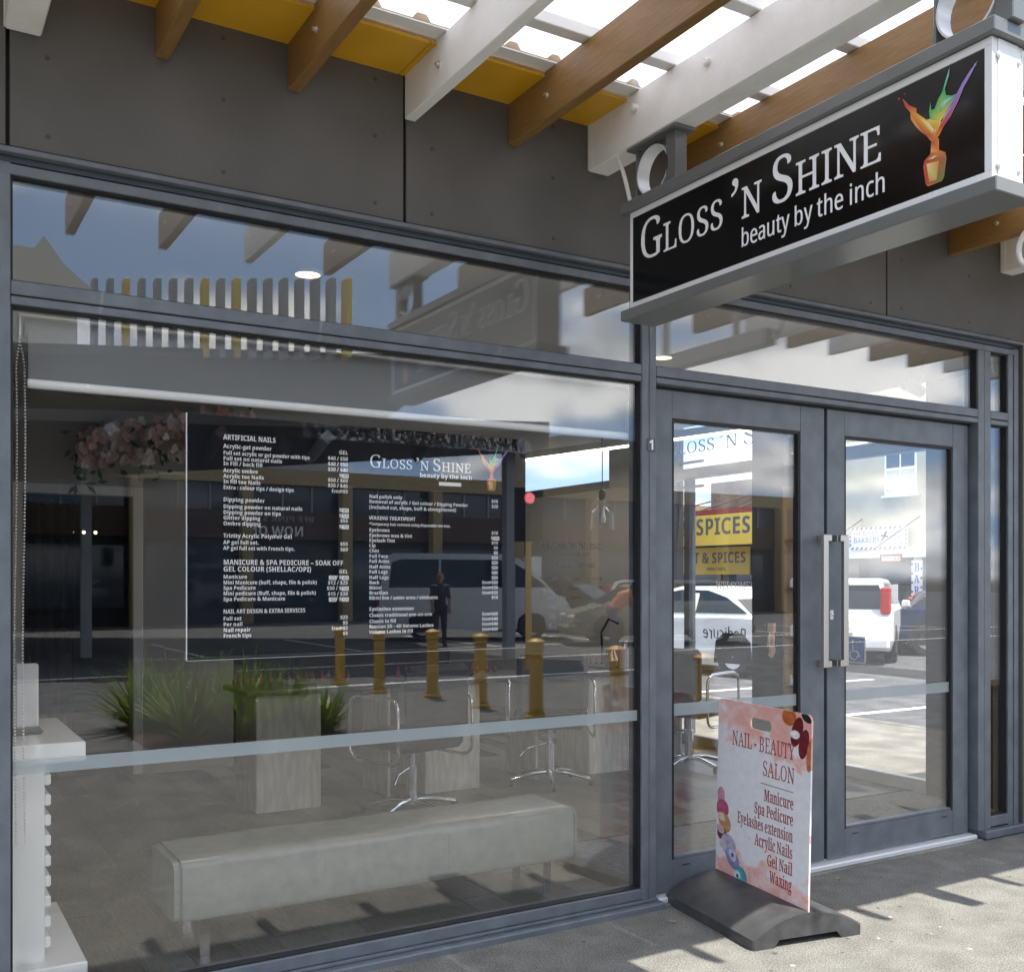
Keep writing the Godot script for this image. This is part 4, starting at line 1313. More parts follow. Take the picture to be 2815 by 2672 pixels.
func interior() -> void:
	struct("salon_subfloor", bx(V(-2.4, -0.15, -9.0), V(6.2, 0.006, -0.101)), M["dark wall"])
	struct("ceiling", bx(V(-2.4, 2.85, -9.0), V(6.12, 2.9, -0.1)), M["ceiling paint"])
	struct("roof_slab", bx(V(-2.5, 3.0, -9.2), V(6.25, 3.2, -0.31)), M["dark wall"])
	struct("wall_left", bx(V(-2.5, 0.0, -9.0), V(-2.4, 3.0, -0.1)), M["wall paint"])
	# back wall with an opening into the dark room behind
	var m := MB.new()
	m.box(V(-2.4, 0.006, -4.62), V(0.82, 2.85, -4.5))
	m.box(V(1.58, 0.006, -4.62), V(2.35, 2.85, -4.5))
	m.box(V(0.82, 2.12, -4.62), V(1.58, 2.85, -4.5))
	struct("back_wall", m, M["wall paint"])
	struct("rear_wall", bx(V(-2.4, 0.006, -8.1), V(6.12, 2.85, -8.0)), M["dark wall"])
	struct("inner_wall", bx(V(2.25, 0.006, -8.0), V(2.35, 2.85, -4.621)), M["wall paint"])
	m = MB.new()
	m.cbox(V(0.75, 0.006, -4.499), V(0.82, 2.19, -4.47), 0.004)
	m.cbox(V(1.58, 0.006, -4.499), V(1.65, 2.19, -4.47), 0.004)
	m.cbox(V(0.8205, 2.12, -4.499), V(1.5795, 2.19, -4.471), 0.004)
	m.cbox(V(1.66, 2.3, -4.499), V(2.34, 2.33, -4.48), 0.004)
	struct("door_trim", m, M["ceiling paint"])
	# vinyl planks
	rng.seed = 4
	var shared := {}
	for c in 34:
		var x := 0.12 + c * 0.178
		var off := fmod(c * 0.47, 1.2)
		for r in 5:
			var z1 := -0.12 - r * 1.22 + off
			var z0 := z1 - 1.217
			z1 = minf(z1, -0.105)
			if z1 - z0 < 0.05 or z0 < -4.9:
				continue
			if x > 3.06 and z1 > -1.1:
				z1 = -1.09
				if z1 - z0 < 0.05:
					continue
			var o := MeshInstance3D.new()
			o.name = "floor_plank"
			var ln := snappedf(z1 - z0, 0.001)
			if not shared.has(ln):
				var q := MB.new()
				q.box(V(0, 0.006, -ln), V(0.1765, 0.02, 0))
				shared[ln] = q.mesh()
			o.mesh = shared[ln]
			o.material_override = M["vinyl plank %d" % rng.randi_range(0, 3)]
			if not has_node("salon_floor"):
				var fl := Node3D.new()
				fl.name = "salon_floor"
				fl.set_meta("kind", "structure")
				add_child(fl)
			get_node("salon_floor").add_child(o, true)
			o.position = V(x, 0, z1)
	single("door_mat", cb(V(3.07, 0.006, -1.08), V(6.1, 0.018, -0.165), 0.004), M["door mat carpet"], "grey carpet door mat inside the entrance doors", "door mat")

	# lights
	lamp_disc(V(1.584, 2.85, -0.662), "round downlight in the ceiling behind the big window's upper pane", true, 0.25)
	lamp_disc(V(4.035, 2.85, -1.209), "round downlight in the ceiling above the entrance doors", true, 0.25)
	lamp_disc(V(2.9, 2.85, -2.2), "round downlight in the ceiling over the nail tables", true, 0.25)
	linear_lamp(V(4.9, 2.62, -6.2), V(5.6, 2.62, -1.5), "long white ceiling light near the side wall", 0.8)

	# roller blind
	var t := thing("roller_blind", "pale roller blind pulled a little down behind the big window", "blind", V(0, 0, -0.13))
	m = MB.new()
	m.lathe([Vector2(0.0, 0), Vector2(0.036, 0), Vector2(0.036, 2.54), Vector2(0, 2.54)], 20, Transform3D(Basis(V(0, 0, 1), -PI / 2), V(0.39, 2.345, 0)))
	part("roller", m, M["blind fabric"], t)
	part("fabric", bx(V(0.40, 2.165, 0.034), V(2.905, 2.345, 0.0352)), M["blind fabric"], t)
	m = MB.new()
	m.lathe([Vector2(0, 0), Vector2(0.015, 0.002), Vector2(0.0165, 0.01), Vector2(0.0165, 2.515), Vector2(0.013, 2.52), Vector2(0, 2.52)], 14, Transform3D(Basis(V(0, 0, 1), -PI / 2), V(0.395, 2.155, 0.034)))
	part("hem_bar", m, M["gloss white"], t)
	part("head_rail", cb(V(0.37, 2.383, 0.02), V(2.91, 2.389, 0.035), 0.001), M["white plastic"], t)
	for x in [0.372, 2.932]:
		var br := MB.new()
		br.slab(PackedVector2Array([Vector2(-0.038, -0.03), Vector2(-0.02, -0.042), Vector2(0.02, -0.042), Vector2(0.038, -0.03), Vector2(0.038, 0.045), Vector2(-0.038, 0.045)]), 0, 0.006, Transform3D(Basis(V(0, 0, -1), V(0, 1, 0), V(1, 0, 0)), V(x, 2.345, 0)))
		part("bracket", br, M["white plastic"], t)
	# bead chain
	m = MB.new()
	for k in 150:
		var y := 2.32 - k * 0.0115
		for s in [-0.012, 0.014]:
			m.ball(V(0.375 + s * smoothstep(0, 10, k) + 0.004 * sin(k * 0.05), y, 0.01), V(0.0042, 0.0042, 0.0042), 3, 6)
	var ch := part("bead_chain", m, M["white plastic"], t)
	ch.set_meta("kind", "stuff")

	# long bench with chrome legs
	t = thing("bench", "long grey leather bench on chrome legs behind the big window", "bench", V(1.86, 0.02, -0.52))
	m = MB.new()
	var nseg := 30
	var sec := []
	for k in nseg + 1:
		var a := TAU * k / nseg
		var ca := cos(a)
		var sa := sin(a)
		sec.append(Vector2(signf(ca) * pow(absf(ca), 0.28) * 0.215, signf(sa) * pow(absf(sa), 0.24) * 0.125))
	var xs2 := []
	for k in 61:
		xs2.append(-0.93 + 1.86 * k / 60.0)
	var ringz := []
	for x in xs2:
		var endf := 1.0 - 0.07 * pow(maxf(0.0, (absf(x) - 0.90) / 0.03), 2.0)
		var seam := 0.0
		for sx in [-0.33, 0.24]:
			seam = maxf(seam, exp(-pow((x - sx) / 0.014, 2.0)))
		var puff := 1.0 + 0.012 * sin(x * 9.0) - 0.022 * seam
		var ring := []
		for p in sec:
			ring.append(V(x, 0.275 + p.y * endf * puff, p.x * endf * (1.0 - 0.012 * seam)))
		ringz.append(ring)
	for i in ringz.size() - 1:
		for k in nseg:
			var a: Vector3 = ringz[i][k]
			var b2: Vector3 = ringz[i][k + 1]
			var na := V(0, a.y - 0.275, a.z)
			na = V(0, na.y * pow(absf(na.y) / 0.125, 5.0) / 0.125, na.z * pow(absf(na.z) / 0.215, 5.0) / 0.215).normalized()
			var nb := V(0, b2.y - 0.275, b2.z)
			nb = V(0, nb.y * pow(absf(nb.y) / 0.125, 5.0) / 0.125, nb.z * pow(absf(nb.z) / 0.215, 5.0) / 0.215).normalized()
			m.quad_n(ringz[i + 1][k], ringz[i + 1][k + 1], ringz[i][k + 1], ringz[i][k], na, nb, nb, na)
	for e in [0, ringz.size() - 1]:
		for k in range(1, nseg - 1):
			if e > 0:
				m.tri(ringz[e][0], ringz[e][k + 1], ringz[e][k])
			else:
				m.tri(ringz[e][0], ringz[e][k], ringz[e][k + 1])
	part("cushion", m, M["grey leather"], t)
	for sx in [-0.33, 0.24, -0.905, 0.905]:
		m = MB.new()
		var loop := []
		var kk: float = 0.978 if absf(sx) < 0.5 else 1.0
		for p in sec.slice(0, nseg):
			loop.append(V(sx, 0.275 + p.y * kk, p.x * (0.988 if absf(sx) < 0.5 else 1.0)))
		m.tube(loop, 0.0035 if absf(sx) > 0.5 else 0.002, 5, true)
		part("seam", m, M["seam thread"], t)
	for sx in [-0.8, 0.8]:
		for sz in [-0.14, 0.14]:
			part("leg", cb(V(sx - 0.02, 0.0, sz - 0.006), V(sx + 0.02, 0.16, sz + 0.006), 0.002), M["chrome"], t)

	# white counter with a slatted side
	t = thing("reception_counter", "white gloss reception counter at the window's jamb", "counter", V(0, 0.02, 0))
	part("top", cb(V(-0.6, 0.83, -0.95), V(0.6, 0.9, -0.22), 0.004), M["gloss white"], t)
	part("body", cb(V(-0.6, 0.0, -0.93), V(0.47, 0.829, -0.26), 0.004), M["gloss white"], t)
	part("plinth", cb(V(-0.6, 0.0, -0.97), V(0.6, 0.13, -0.18), 0.004), M["gloss white"], t)
	for k in 9:
		part("slat", cb(V(0.4705, 0.17 + k * 0.072, -0.92), V(0.492, 0.21 + k * 0.072, -0.27), 0.005), M["gloss white"], t)
	t = thing("card_terminal", "small pale terminal standing on the white counter", "terminal", V(0.42, 0.921, -0.52))
	part("stand", cb(V(-0.07, 0.0, -0.05), V(0.07, 0.02, 0.05), 0.006), M["black plastic"], t)
	m = MB.new()
	m.cbox(V(-0.02, 0.02, -0.03), V(0.06, 0.26, 0.0), 0.006)
	part("screen_back", m, M["white plastic"], t)

	# nail tables with pale panels and dark tops
	var tab: Node3D
	for k in 3:
		var x: float = [2.2, 3.38, 4.75][k]
		var lab: String = ["pale laminate nail table behind the planter's reflection", "pale laminate nail table left of the middle salon chair", "pale laminate nail table near the entrance doors"][k]
		if k == 0:
			tab = thing("nail_table", lab, "table", V(x, 0.02, -2.68), 0.0, "nail tables in a row")
			part("front_panel", cb(V(-0.225, 0.0, -0.02), V(0.2, 0.74, 0.0), 0.003), M["pale laminate"], tab)
			part("side_panel", cb(V(-0.225, 0.0, -0.45), V(-0.2, 0.74, -0.021), 0.003), M["pale laminate"], tab)
			part("table_top", cb(V(-0.3, 0.741, -0.5), V(0.75, 0.775, 0.05), 0.006), M["dark laminate"], tab)
			part("side_panel", cb(V(0.68, 0.0, -0.45), V(0.7, 0.74, -0.02), 0.003), M["pale laminate"], tab)
			m = MB.new()
			m.cbox(V(0.0, 0.776, -0.35), V(0.24, 0.8, -0.15), 0.01)
			m.tube([V(0.12, 0.79, -0.3), V(0.12, 1.05, -0.32), V(0.12, 1.16, -0.22), V(0.12, 1.13, -0.1)], 0.01, 6)
			part("table_lamp_stand", m, M["black plastic"], tab)
			m = MB.new()
			rng.seed = 8
			for q in 14:
				var bx0 := -0.25 + 0.06 * q
				m.lathe([Vector2(0.014, 0.776), Vector2(0.015, 0.81), Vector2(0.006, 0.815), Vector2(0.006, 0.845), Vector2(0, 0.846)], 8, Transform3D(Basis(), V(bx0, 0, -0.42 + rng.randf() * 0.06)))
			var pbt := part("polish_bottles", m, M["maroon print"], tab)
			pbt.set_meta("kind", "stuff")
		else:
			copy(tab, "nail_table", lab, V(x, 0.02, -2.68))
	# salon chairs with chrome bases
	var chair: Node3D
	var where := [V(2.82, 0.02, -2.2), V(4.085, 0.02, -2.55), V(5.35, 0.02, -2.5)]
	for k in 3:
		var lab: String = ["black salon chair behind the bench's middle", "black salon chair behind the right end of the bench", "black salon chair seen through the entrance door"][k]
		if k == 0:
			chair = thing("salon_chair", lab, "chair", where[k], 0.25, "salon chairs with chrome bases")
			m = MB.new()
			m.lathe([Vector2(0.03, 0.06), Vector2(0.034, 0.09), Vector2(0.034, 0.3), Vector2(0.022, 0.302), Vector2(0.022, 0.42)], 16)
			m.tube([V(0.0, 0.3, 0.0), V(-0.16, 0.27, 0.06), V(-0.22, 0.22, 0.1)], 0.009, 6)
			part("column", m, M["chrome"], chair)
			m = MB.new()
			for q in 5:
				var a := TAU * q / 5 + 0.3
				m.tube([V(0, 0.09, 0), V(cos(a) * 0.14, 0.085, sin(a) * 0.14), V(cos(a) * 0.3, 0.05, sin(a) * 0.3)], 0.016, 6)
			part("star_base", m, M["chrome"], chair)
			for q in 5:
				var a := TAU * q / 5 + 0.3
				var w := MB.new()
				w.lathe([Vector2(0, -0.012), Vector2(0.026, -0.012), Vector2(0.026, 0.012), Vector2(0, 0.012)], 12, Transform3D(Basis(V(0, 0, 1), PI / 2), V(cos(a) * 0.3, 0.027, sin(a) * 0.3)))
				part("castor", w, M["black plastic"], chair)
			part("seat", cb(V(-0.25, 0.42, -0.25), V(0.25, 0.53, 0.25), 0.04), M["black leather"], chair)
			part("backrest", cb(V(-0.25, 0.54, 0.2), V(0.25, 0.95, 0.29), 0.035), M["black leather"], chair)
			for s in [-1.0, 1.0]:
				m = MB.new()
				var lp := []
				for q in 24:
					var a := TAU * q / 24
					lp.append(V(0.3 * s, 0.56 + 0.2 * signf(sin(a)) * pow(absf(sin(a)), 0.35), 0.24 * signf(cos(a)) * pow(absf(cos(a)), 0.35)))
				m.tube(lp, 0.011, 6, true)
				part("arm", m, M["chrome"], chair)
		else:
			copy(chair, "salon_chair", lab, where[k], [0.0, -0.5, -1.25][k])

	# flowers over the doorway
	t = thing("flower_garland", "hanging garland of pink and white artificial flowers above the back doorway", "flowers", V(1.78, 2.57, -4.3))
	m = MB.new()
	m.colored = true
	var lv := MB.new()
	lv.colored = true
	rng.seed = 11
	for k in 170:
		var u := rng.randf_range(-1.0, 1.0)
		var c := V(u * 0.62, 0.12 * u + rng.randf_range(-0.2, 0.17) * (1.0 - 0.35 * absf(u)), rng.randf_range(-0.06, 0.14))
		var hue := rng.randf()
		var tone := Color(0.66, 0.4, 0.42).lerp(Color(0.8, 0.75, 0.7), hue) if rng.randf() < 0.85 else Color(0.62, 0.32, 0.24)
		var rr := rng.randf_range(0.028, 0.06)
		var out := V(rng.randf_range(-0.6, 0.6), rng.randf_range(-0.6, 0.6), 1.0).normalized()
		var ax := out.cross(Vector3.UP).normalized()
		var ay := ax.cross(out)
		for q in 7:
			var a := TAU * q / 7 + hue
			var ring2 := 1.0 if q % 2 else 0.62
			var d := (ax * cos(a) + ay * sin(a))
			var sd := (ax * -sin(a) + ay * cos(a)) * rr * 0.5
			m.col = tone * (0.85 + 0.3 * rng.randf())
			m.quad(c + out * 0.006, c + d * rr * 0.6 * ring2 - sd + out * rr * 0.25, c + d * rr * ring2 + out * rr * 0.35, c + d * rr * 0.6 * ring2 + sd + out * rr * 0.25)
	for k in 150:
		var u := rng.randf_range(-1.0, 1.0)
		var c := V(u * 0.66, 0.12 * u + rng.randf_range(-0.32, 0.16), rng.randf_range(-0.08, 0.1))
		var d := V(rng.randf_range(-1, 1), rng.randf_range(-1.2, 0.5), rng.randf_range(-0.2, 0.9)).normalized() * rng.randf_range(0.05, 0.11)
		var sd := d.cross(Vector3.BACK).normalized() * 0.016
		lv.col = Color(0.05, 0.1, 0.03) * rng.randf_range(0.7, 1.7)
		lv.quad(c, c + d * 0.5 - sd, c + d, c + d * 0.5 + sd)
	part("blossoms", m, M["petals"], t)
	part("leaves", lv, M["petals"], t)

	# glass pendant lamp
	t = thing("pendant_lamp", "clear glass pendant lamp on a black cord right of the price list", "lamp", V(4.9, 1.89, -3.03))
	m = MB.new()
	m.lathe([Vector2(0.1, 0.0), Vector2(0.095, 0.1), Vector2(0.09, 0.14), Vector2(0.045, 0.18), Vector2(0.035, 0.24), Vector2(0.028, 0.27)], 20)
	part("shade", m, M["side glass"], t)
	m = MB.new()
	m.lathe([Vector2(0.0, 0.04), Vector2(0.025, 0.055), Vector2(0.03, 0.09), Vector2(0.02, 0.13), Vector2(0.016, 0.18)], 12)
	part("bulb", m, M["white plastic"], t)
	m = MB.new()
	m.lathe([Vector2(0.03, 0.24), Vector2(0.03, 0.31), Vector2(0.005, 0.33)], 12)
	m.tube([V(0, 0.33, 0), V(0, 0.96, 0)], 0.004, 6)
	part("cord", m, M["black plastic"], t)

	# things seen through the doors
	t = thing("security_camera", "white security camera under the ceiling by the side wall", "camera", V(5.45, 2.66, -0.5))
	m = MB.new()
	m.lathe([Vector2(0.0, 0.0), Vector2(0.035, 0.0), Vector2(0.035, 0.16), Vector2(0.028, 0.165), Vector2(0, 0.165)], 14, Transform3D(Basis(V(0, 0, 1), 1.35), V(0.06, 0, 0)))
	part("body", m, M["white plastic"], t)
	m = MB.new()
	m.tube([V(0.03, 0.02, 0), V(0.08, 0.1, 0), V(0.08, 0.19, 0)], 0.014, 8)
	part("bracket", m, M["white plastic"], t)
	t = thing("mannequin_hand", "pale display hand hanging by the side door column", "display hand", V(5.75, 1.14, -2.02), 0.4)
	m = MB.new()
	m.ball(V(0, -0.1, 0), V(0.045, 0.07, 0.022), 8, 12)
	m.tube([V(0.01, 0.02, 0), V(0.0, -0.05, 0)], 0.03, 10)
	for f in [[-0.034, 0.085, 0.0], [-0.011, 0.1, 0.004], [0.012, 0.095, 0.004], [0.034, 0.075, 0.0]]:
		m.tube([V(f[0] * 0.9, -0.14, 0), V(f[0] * 1.15, -0.14 - f[1] * 0.5, 0.008), V(f[0] * 1.25, -0.14 - f[1], 0.002)], 0.0095, 8)
	m.tube([V(-0.035, -0.07, 0.005), V(-0.075, -0.11, 0.012), V(-0.088, -0.155, 0.012)], 0.011, 8)
	part("hand", m, M["skin tone plastic"], t)
	t = thing("copper_vase", "faceted copper vase on the nail table by the door", "vase", V(4.78, 0.796, -2.75))
	m = MB.new()
	m.lathe([Vector2(0.03, 0), Vector2(0.06, 0.07), Vector2(0.035, 0.15), Vector2(0.0, 0.15)], 8)
	part("vase", m, M["copper"], t)
	t = thing("storage_jar", "clear lidded jar beside the copper vase", "jar", V(4.95, 0.796, -2.8))
	m = MB.new()
	m.lathe([Vector2(0.0, 0), Vector2(0.05, 0), Vector2(0.05, 0.16), Vector2(0, 0.16)], 16)
	part("jar", m, M["curtain pale"], t)
	m = MB.new()
	m.lathe([Vector2(0.055, 0.161), Vector2(0.055, 0.185), Vector2(0.012, 0.19), Vector2(0.015, 0.215), Vector2(0, 0.22)], 16)
	part("lid", m, M["chrome"], t)
	t = thing("display_shelf", "wooden display shelf against the dark side column", "shelf", V(6.0, 0.02, -2.13))
	for k in 5:
		part("shelf", cb(V(0.0, 0.25 + k * 0.38, 0.0), V(0.12, 0.27 + k * 0.38, 0.1), 0.002), M["stained timber"], t)
	part("back_panel", cb(V(0.0, 0.0, -0.02), V(0.12, 2.2, -0.001), 0.002), M["stained timber"], t)
	m = MB.new()
	rng.seed = 6
	for k in 4:
		for q in 7:
			m.cbox(V(0.004 + q * 0.016, 0.271 + k * 0.38, 0.05), V(0.016 + q * 0.016, 0.32 + k * 0.38 + rng.randf() * 0.04, 0.065), 0.003)
	var pb := part("product_bottles", m, M["gloss white"], t)
	pb.set_meta("kind", "stuff")
	# dark hanging curtain in the doorway, lamps in the room behind
	t = thing("doorway_curtain", "black curtain drawn half across the back doorway", "curtain", V(0.83, 0.02, -4.7))
	m = MB.new()
	var w0 := V(0, 0, 0)
	for k in 30:
		var xa := k * 0.012
		var xb := (k + 1) * 0.012
		var za := 0.02 * sin(k * 0.9)
		var zb := 0.02 * sin((k + 1) * 0.9)
		m.quad(V(xa, 0, za), V(xb, 0, zb), V(xb, 2.08, zb), V(xa, 2.08, za))
	part("cloth", m, M["dark curtain"], t)
	for k in 3:
		var o := thing("spot_lamp", ["leftmost of three tiny warm lamps glowing in the dark back doorway", "middle one of three tiny warm lamps glowing in the dark back doorway", "rightmost of three tiny warm lamps glowing in the dark back doorway"][k], "lamp", V(1.42 + k * 0.1, 1.92, -6.4), 0.0, "spot lamps in the back room")
		m = MB.new()
		m.ball(V(0, 0, 0), V(0.015, 0.015, 0.015), 5, 8)
		part("lamp", m, M["warm glow"], o)
		m = MB.new()
		m.tube([V(0, 0.02, 0), V(0, 0.9, 0)], 0.006, 6)
		part("stem", m, M["black plastic"], o)


# ---------------------------------------------------------------- vehicles
func vehicle(called: String, label: String, kind: String, at: Vector3, turn: float, paint: String) -> Node3D:
	var t := thing(called, label, "van" if kind == "van" else "car", at, turn)
	var L := 4.6
	var W := 0.86
	var low := PackedVector2Array()
	var cab := PackedVector2Array()
	var roofy := 1.45
	var belt := 0.92
	var wheels := [-1.35, 1.35]
	match kind:
		"van":
			L = 4.9
			W = 0.92
			roofy = 2.25
			belt = 1.15
			low = PackedVector2Array([Vector2(-2.45, 0.3), Vector2(2.35, 0.28), Vector2(2.47, 0.45), Vector2(2.45, 0.85), Vector2(2.3, 1.12), Vector2(1.95, 1.22), Vector2(-2.43, 1.2), Vector2(-2.47, 0.6)])
			cab = PackedVector2Array([Vector2(-2.43, 1.18), Vector2(2.1, 1.18), Vector2(1.45, 1.85), Vector2(1.15, 2.1), Vector2(0.7, 2.22), Vector2(-2.1, 2.25), Vector2(-2.35, 2.12)])
			wheels = [-1.35, 1.45]
		"mpv":
			L = 4.5
			roofy = 1.56
			belt = 0.95
			low = PackedVector2Array([Vector2(-2.2, 0.26), Vector2(2.15, 0.24), Vector2(2.25, 0.5), Vector2(2.15, 0.78), Vector2(1.5, 0.95), Vector2(-2.1, 0.97), Vector2(-2.22, 0.8), Vector2(-2.26, 0.45)])
			cab = PackedVector2Array([Vector2(-2.1, 0.95), Vector2(1.55, 0.94), Vector2(0.75, 1.42), Vector2(0.3, 1.53), Vector2(-1.6, 1.56), Vector2(-1.88, 1.48)])
		_:
			low = PackedVector2Array([Vector2(-2.2, 0.28), Vector2(2.2, 0.24), Vector2(2.28, 0.48), Vector2(2.2, 0.66), Vector2(1.1, 0.88), Vector2(-1.3, 0.94), Vector2(-2.2, 0.92), Vector2(-2.3, 0.7), Vector2(-2.28, 0.45)])
			cab = PackedVector2Array([Vector2(-1.75, 0.9), Vector2(1.15, 0.87), Vector2(0.35, 1.33), Vector2(-0.1, 1.43), Vector2(-0.75, 1.42), Vector2(-1.2, 1.26)])
			roofy = 1.44
	var wl := func(y: float) -> float:
		return W - 0.07 * pow(clampf((0.5 - y) / 0.25, 0, 1), 2.0) - 0.03 * pow(clampf((y - 0.7) / 0.5, 0, 1), 2.0)
	var wc := func(y: float) -> float:
		return lerpf(W - 0.035, W - (0.12 if kind == "van" else 0.24), clampf((y - belt) / (roofy - belt), 0.0, 1.0))
	var m := MB.new()
	m.shell(low, wl)
	part("body", m, M[paint], t)
	m = MB.new()
	m.shell(cab, wc)
	var cabin := part("cabin", m, M[paint], t)
	# glass: the cabin's outline shrunk on the sides, and strips over the front and back
	for s in [-1.0, 1.0]:
		m = MB.new()
		var q := PackedVector2Array()
		var cx := Vector2(0, (belt + roofy) / 2)
		for p in cab:
			var d := p - cx
			q.append(cx + Vector2(d.x * 0.9 - 0.02, d.y * 0.68 + 0.02))
		var ix := Geometry2D.triangulate_polygon(q)
		for k in range(0, ix.size(), 3):
			var pa := V(q[ix[k]].x, q[ix[k]].y, s * (wc.call(q[ix[k]].y) + 0.004))
			var pb := V(q[ix[k + 1]].x, q[ix[k + 1]].y, s * (wc.call(q[ix[k + 1]].y) + 0.004))
			var pc := V(q[ix[k + 2]].x, q[ix[k + 2]].y, s * (wc.call(q[ix[k + 2]].y) + 0.004))
			if (pb - pa).cross(pc - pa).z * s < 0:
				m.tri(pa, pc, pb)
			else:
				m.tri(pa, pb, pc)
		part("side_window", m, M["car glass"], cabin)
		m = MB.new()
		for px in ([-0.5, 0.55] if kind != "van" else [-0.9, 0.5]):
			m.box(V(px - 0.03, belt + 0.05, s * (W - 0.045) - 0.012), V(px + 0.03, roofy - 0.12, s * (W - 0.06 - (0.0 if kind == "van" else 0.1)) + 0.012))
		part("pillar", m, M[paint], cabin)
	var strip := func(a: Vector2, b: Vector2, inset: float, off: Vector2) -> MB:
		var g := MB.new()
		var a2 := a.lerp(b, 0.1) + off
		var b2 := a.lerp(b, 0.92) + off
		var wa: float = wc.call(a2.y) - inset
		var wb: float = wc.call(b2.y) - inset
		g.quad(V(a2.x, a2.y, -wa), V(a2.x, a2.y, wa), V(b2.x, b2.y, wb), V(b2.x, b2.y, -wb))
		return g
	part("windscreen", strip.call(cab[1], cab[2], 0.06, Vector2(0.006, 0.008)), M["car glass"], cabin)
	var last := cab.size() - 1
	part("rear_window", strip.call(cab[0], cab[last], 0.07, Vector2(-0.008, 0.003)), M["car glass"], cabin)
	for x in wheels:
		for s in [-1.0, 1.0]:
			var wm := MB.new()
			wm.lathe([Vector2(0.19, -0.1), Vector2(0.3, -0.105), Vector2(0.325, -0.08), Vector2(0.325, 0.08), Vector2(0.3, 0.105), Vector2(0.19, 0.1)], 22, Transform3D(Basis(V(1, 0, 0), PI / 2), V(x, 0.325, s * (W - 0.09))))
			var o := part("wheel", wm, M["tyre"], t)
			wm = MB.new()
			wm.lathe([Vector2(0.0, -0.085), Vector2(0.19, -0.09), Vector2(0.2, 0.0), Vector2(0.19, 0.09), Vector2(0.06, 0.08), Vector2(0.0, 0.095)], 16, Transform3D(Basis(V(1, 0, 0), PI / 2 * s), V(x, 0.325, s * (W - 0.09))))
			part("rim", wm, M["rim"], o)
			wm = MB.new()
			wm.slab(PackedVector2Array([Vector2(-0.38, 0.2), Vector2(0.38, 0.2), Vector2(0.34, 0.55), Vector2(0.18, 0.68), Vector2(-0.18, 0.68), Vector2(-0.34, 0.55)]), -0.002, 0.002, Transform3D(Basis(), V(x, 0.02, s * (W + 0.001))))
			part("wheel_arch", wm, M["tyre"], o)
	var fx := 2.33 if kind == "van" else 2.2
	var fy := 0.82 if kind == "van" else 0.64
	var rx := -2.46 if kind == "van" else -2.24
	for s in [-1.0, 1.0]:
		part("headlight", cb(V(fx - 0.2, fy - 0.1, s * 0.68 - 0.16), V(fx + 0.1, fy + 0.1, s * 0.68 + 0.16), 0.05), M["head lamp"], t)
		var ty0 := 0.75 if kind == "sedan" else (0.75 if kind == "van" else 0.92)
		var ty1 := 0.92 if kind == "sedan" else (1.15 if kind == "van" else 1.4)
		var tx := rx if kind != "mpv" else -2.13
		part("tail_light", cb(V(tx - 0.06, ty0, s * 0.72 - 0.09), V(tx + 0.14, ty1, s * 0.72 + 0.09), 0.03), M["tail lamp"], t)
	part("front_bumper", cb(V(fx - 0.1, 0.26, -W + 0.08), V(fx + 0.17, 0.48, W - 0.08), 0.05), M[paint], t)
	part("rear_bumper", cb(V(rx - 0.09, 0.28, -W + 0.06), V(rx + 0.15, 0.52, W - 0.06), 0.05), M[paint], t)
	if kind == "van":
		part("grille", cb(V(2.4, 0.55, -0.62), V(2.475, 0.62, 0.62), 0.01), M["black plastic"], t)
		part("grille", cb(V(2.38, 0.85, -0.5), V(2.462, 0.92, 0.5), 0.01), M["black plastic"], t)
	part("number_plate", cb(V(rx - 0.1, 0.58, -0.18), V(rx - 0.0, 0.7, 0.18), 0.004), M["vinyl white"], t)
	for s in [-1.0, 1.0]:
		part("wing_mirror", cb(V(0.75 if kind != "van" else 1.7, belt + 0.02, s * (W + 0.08) - 0.08), V(0.88 if kind != "van" else 1.8, belt + 0.17, s * (W + 0.08) + 0.08), 0.03), M[paint], t)
	return t


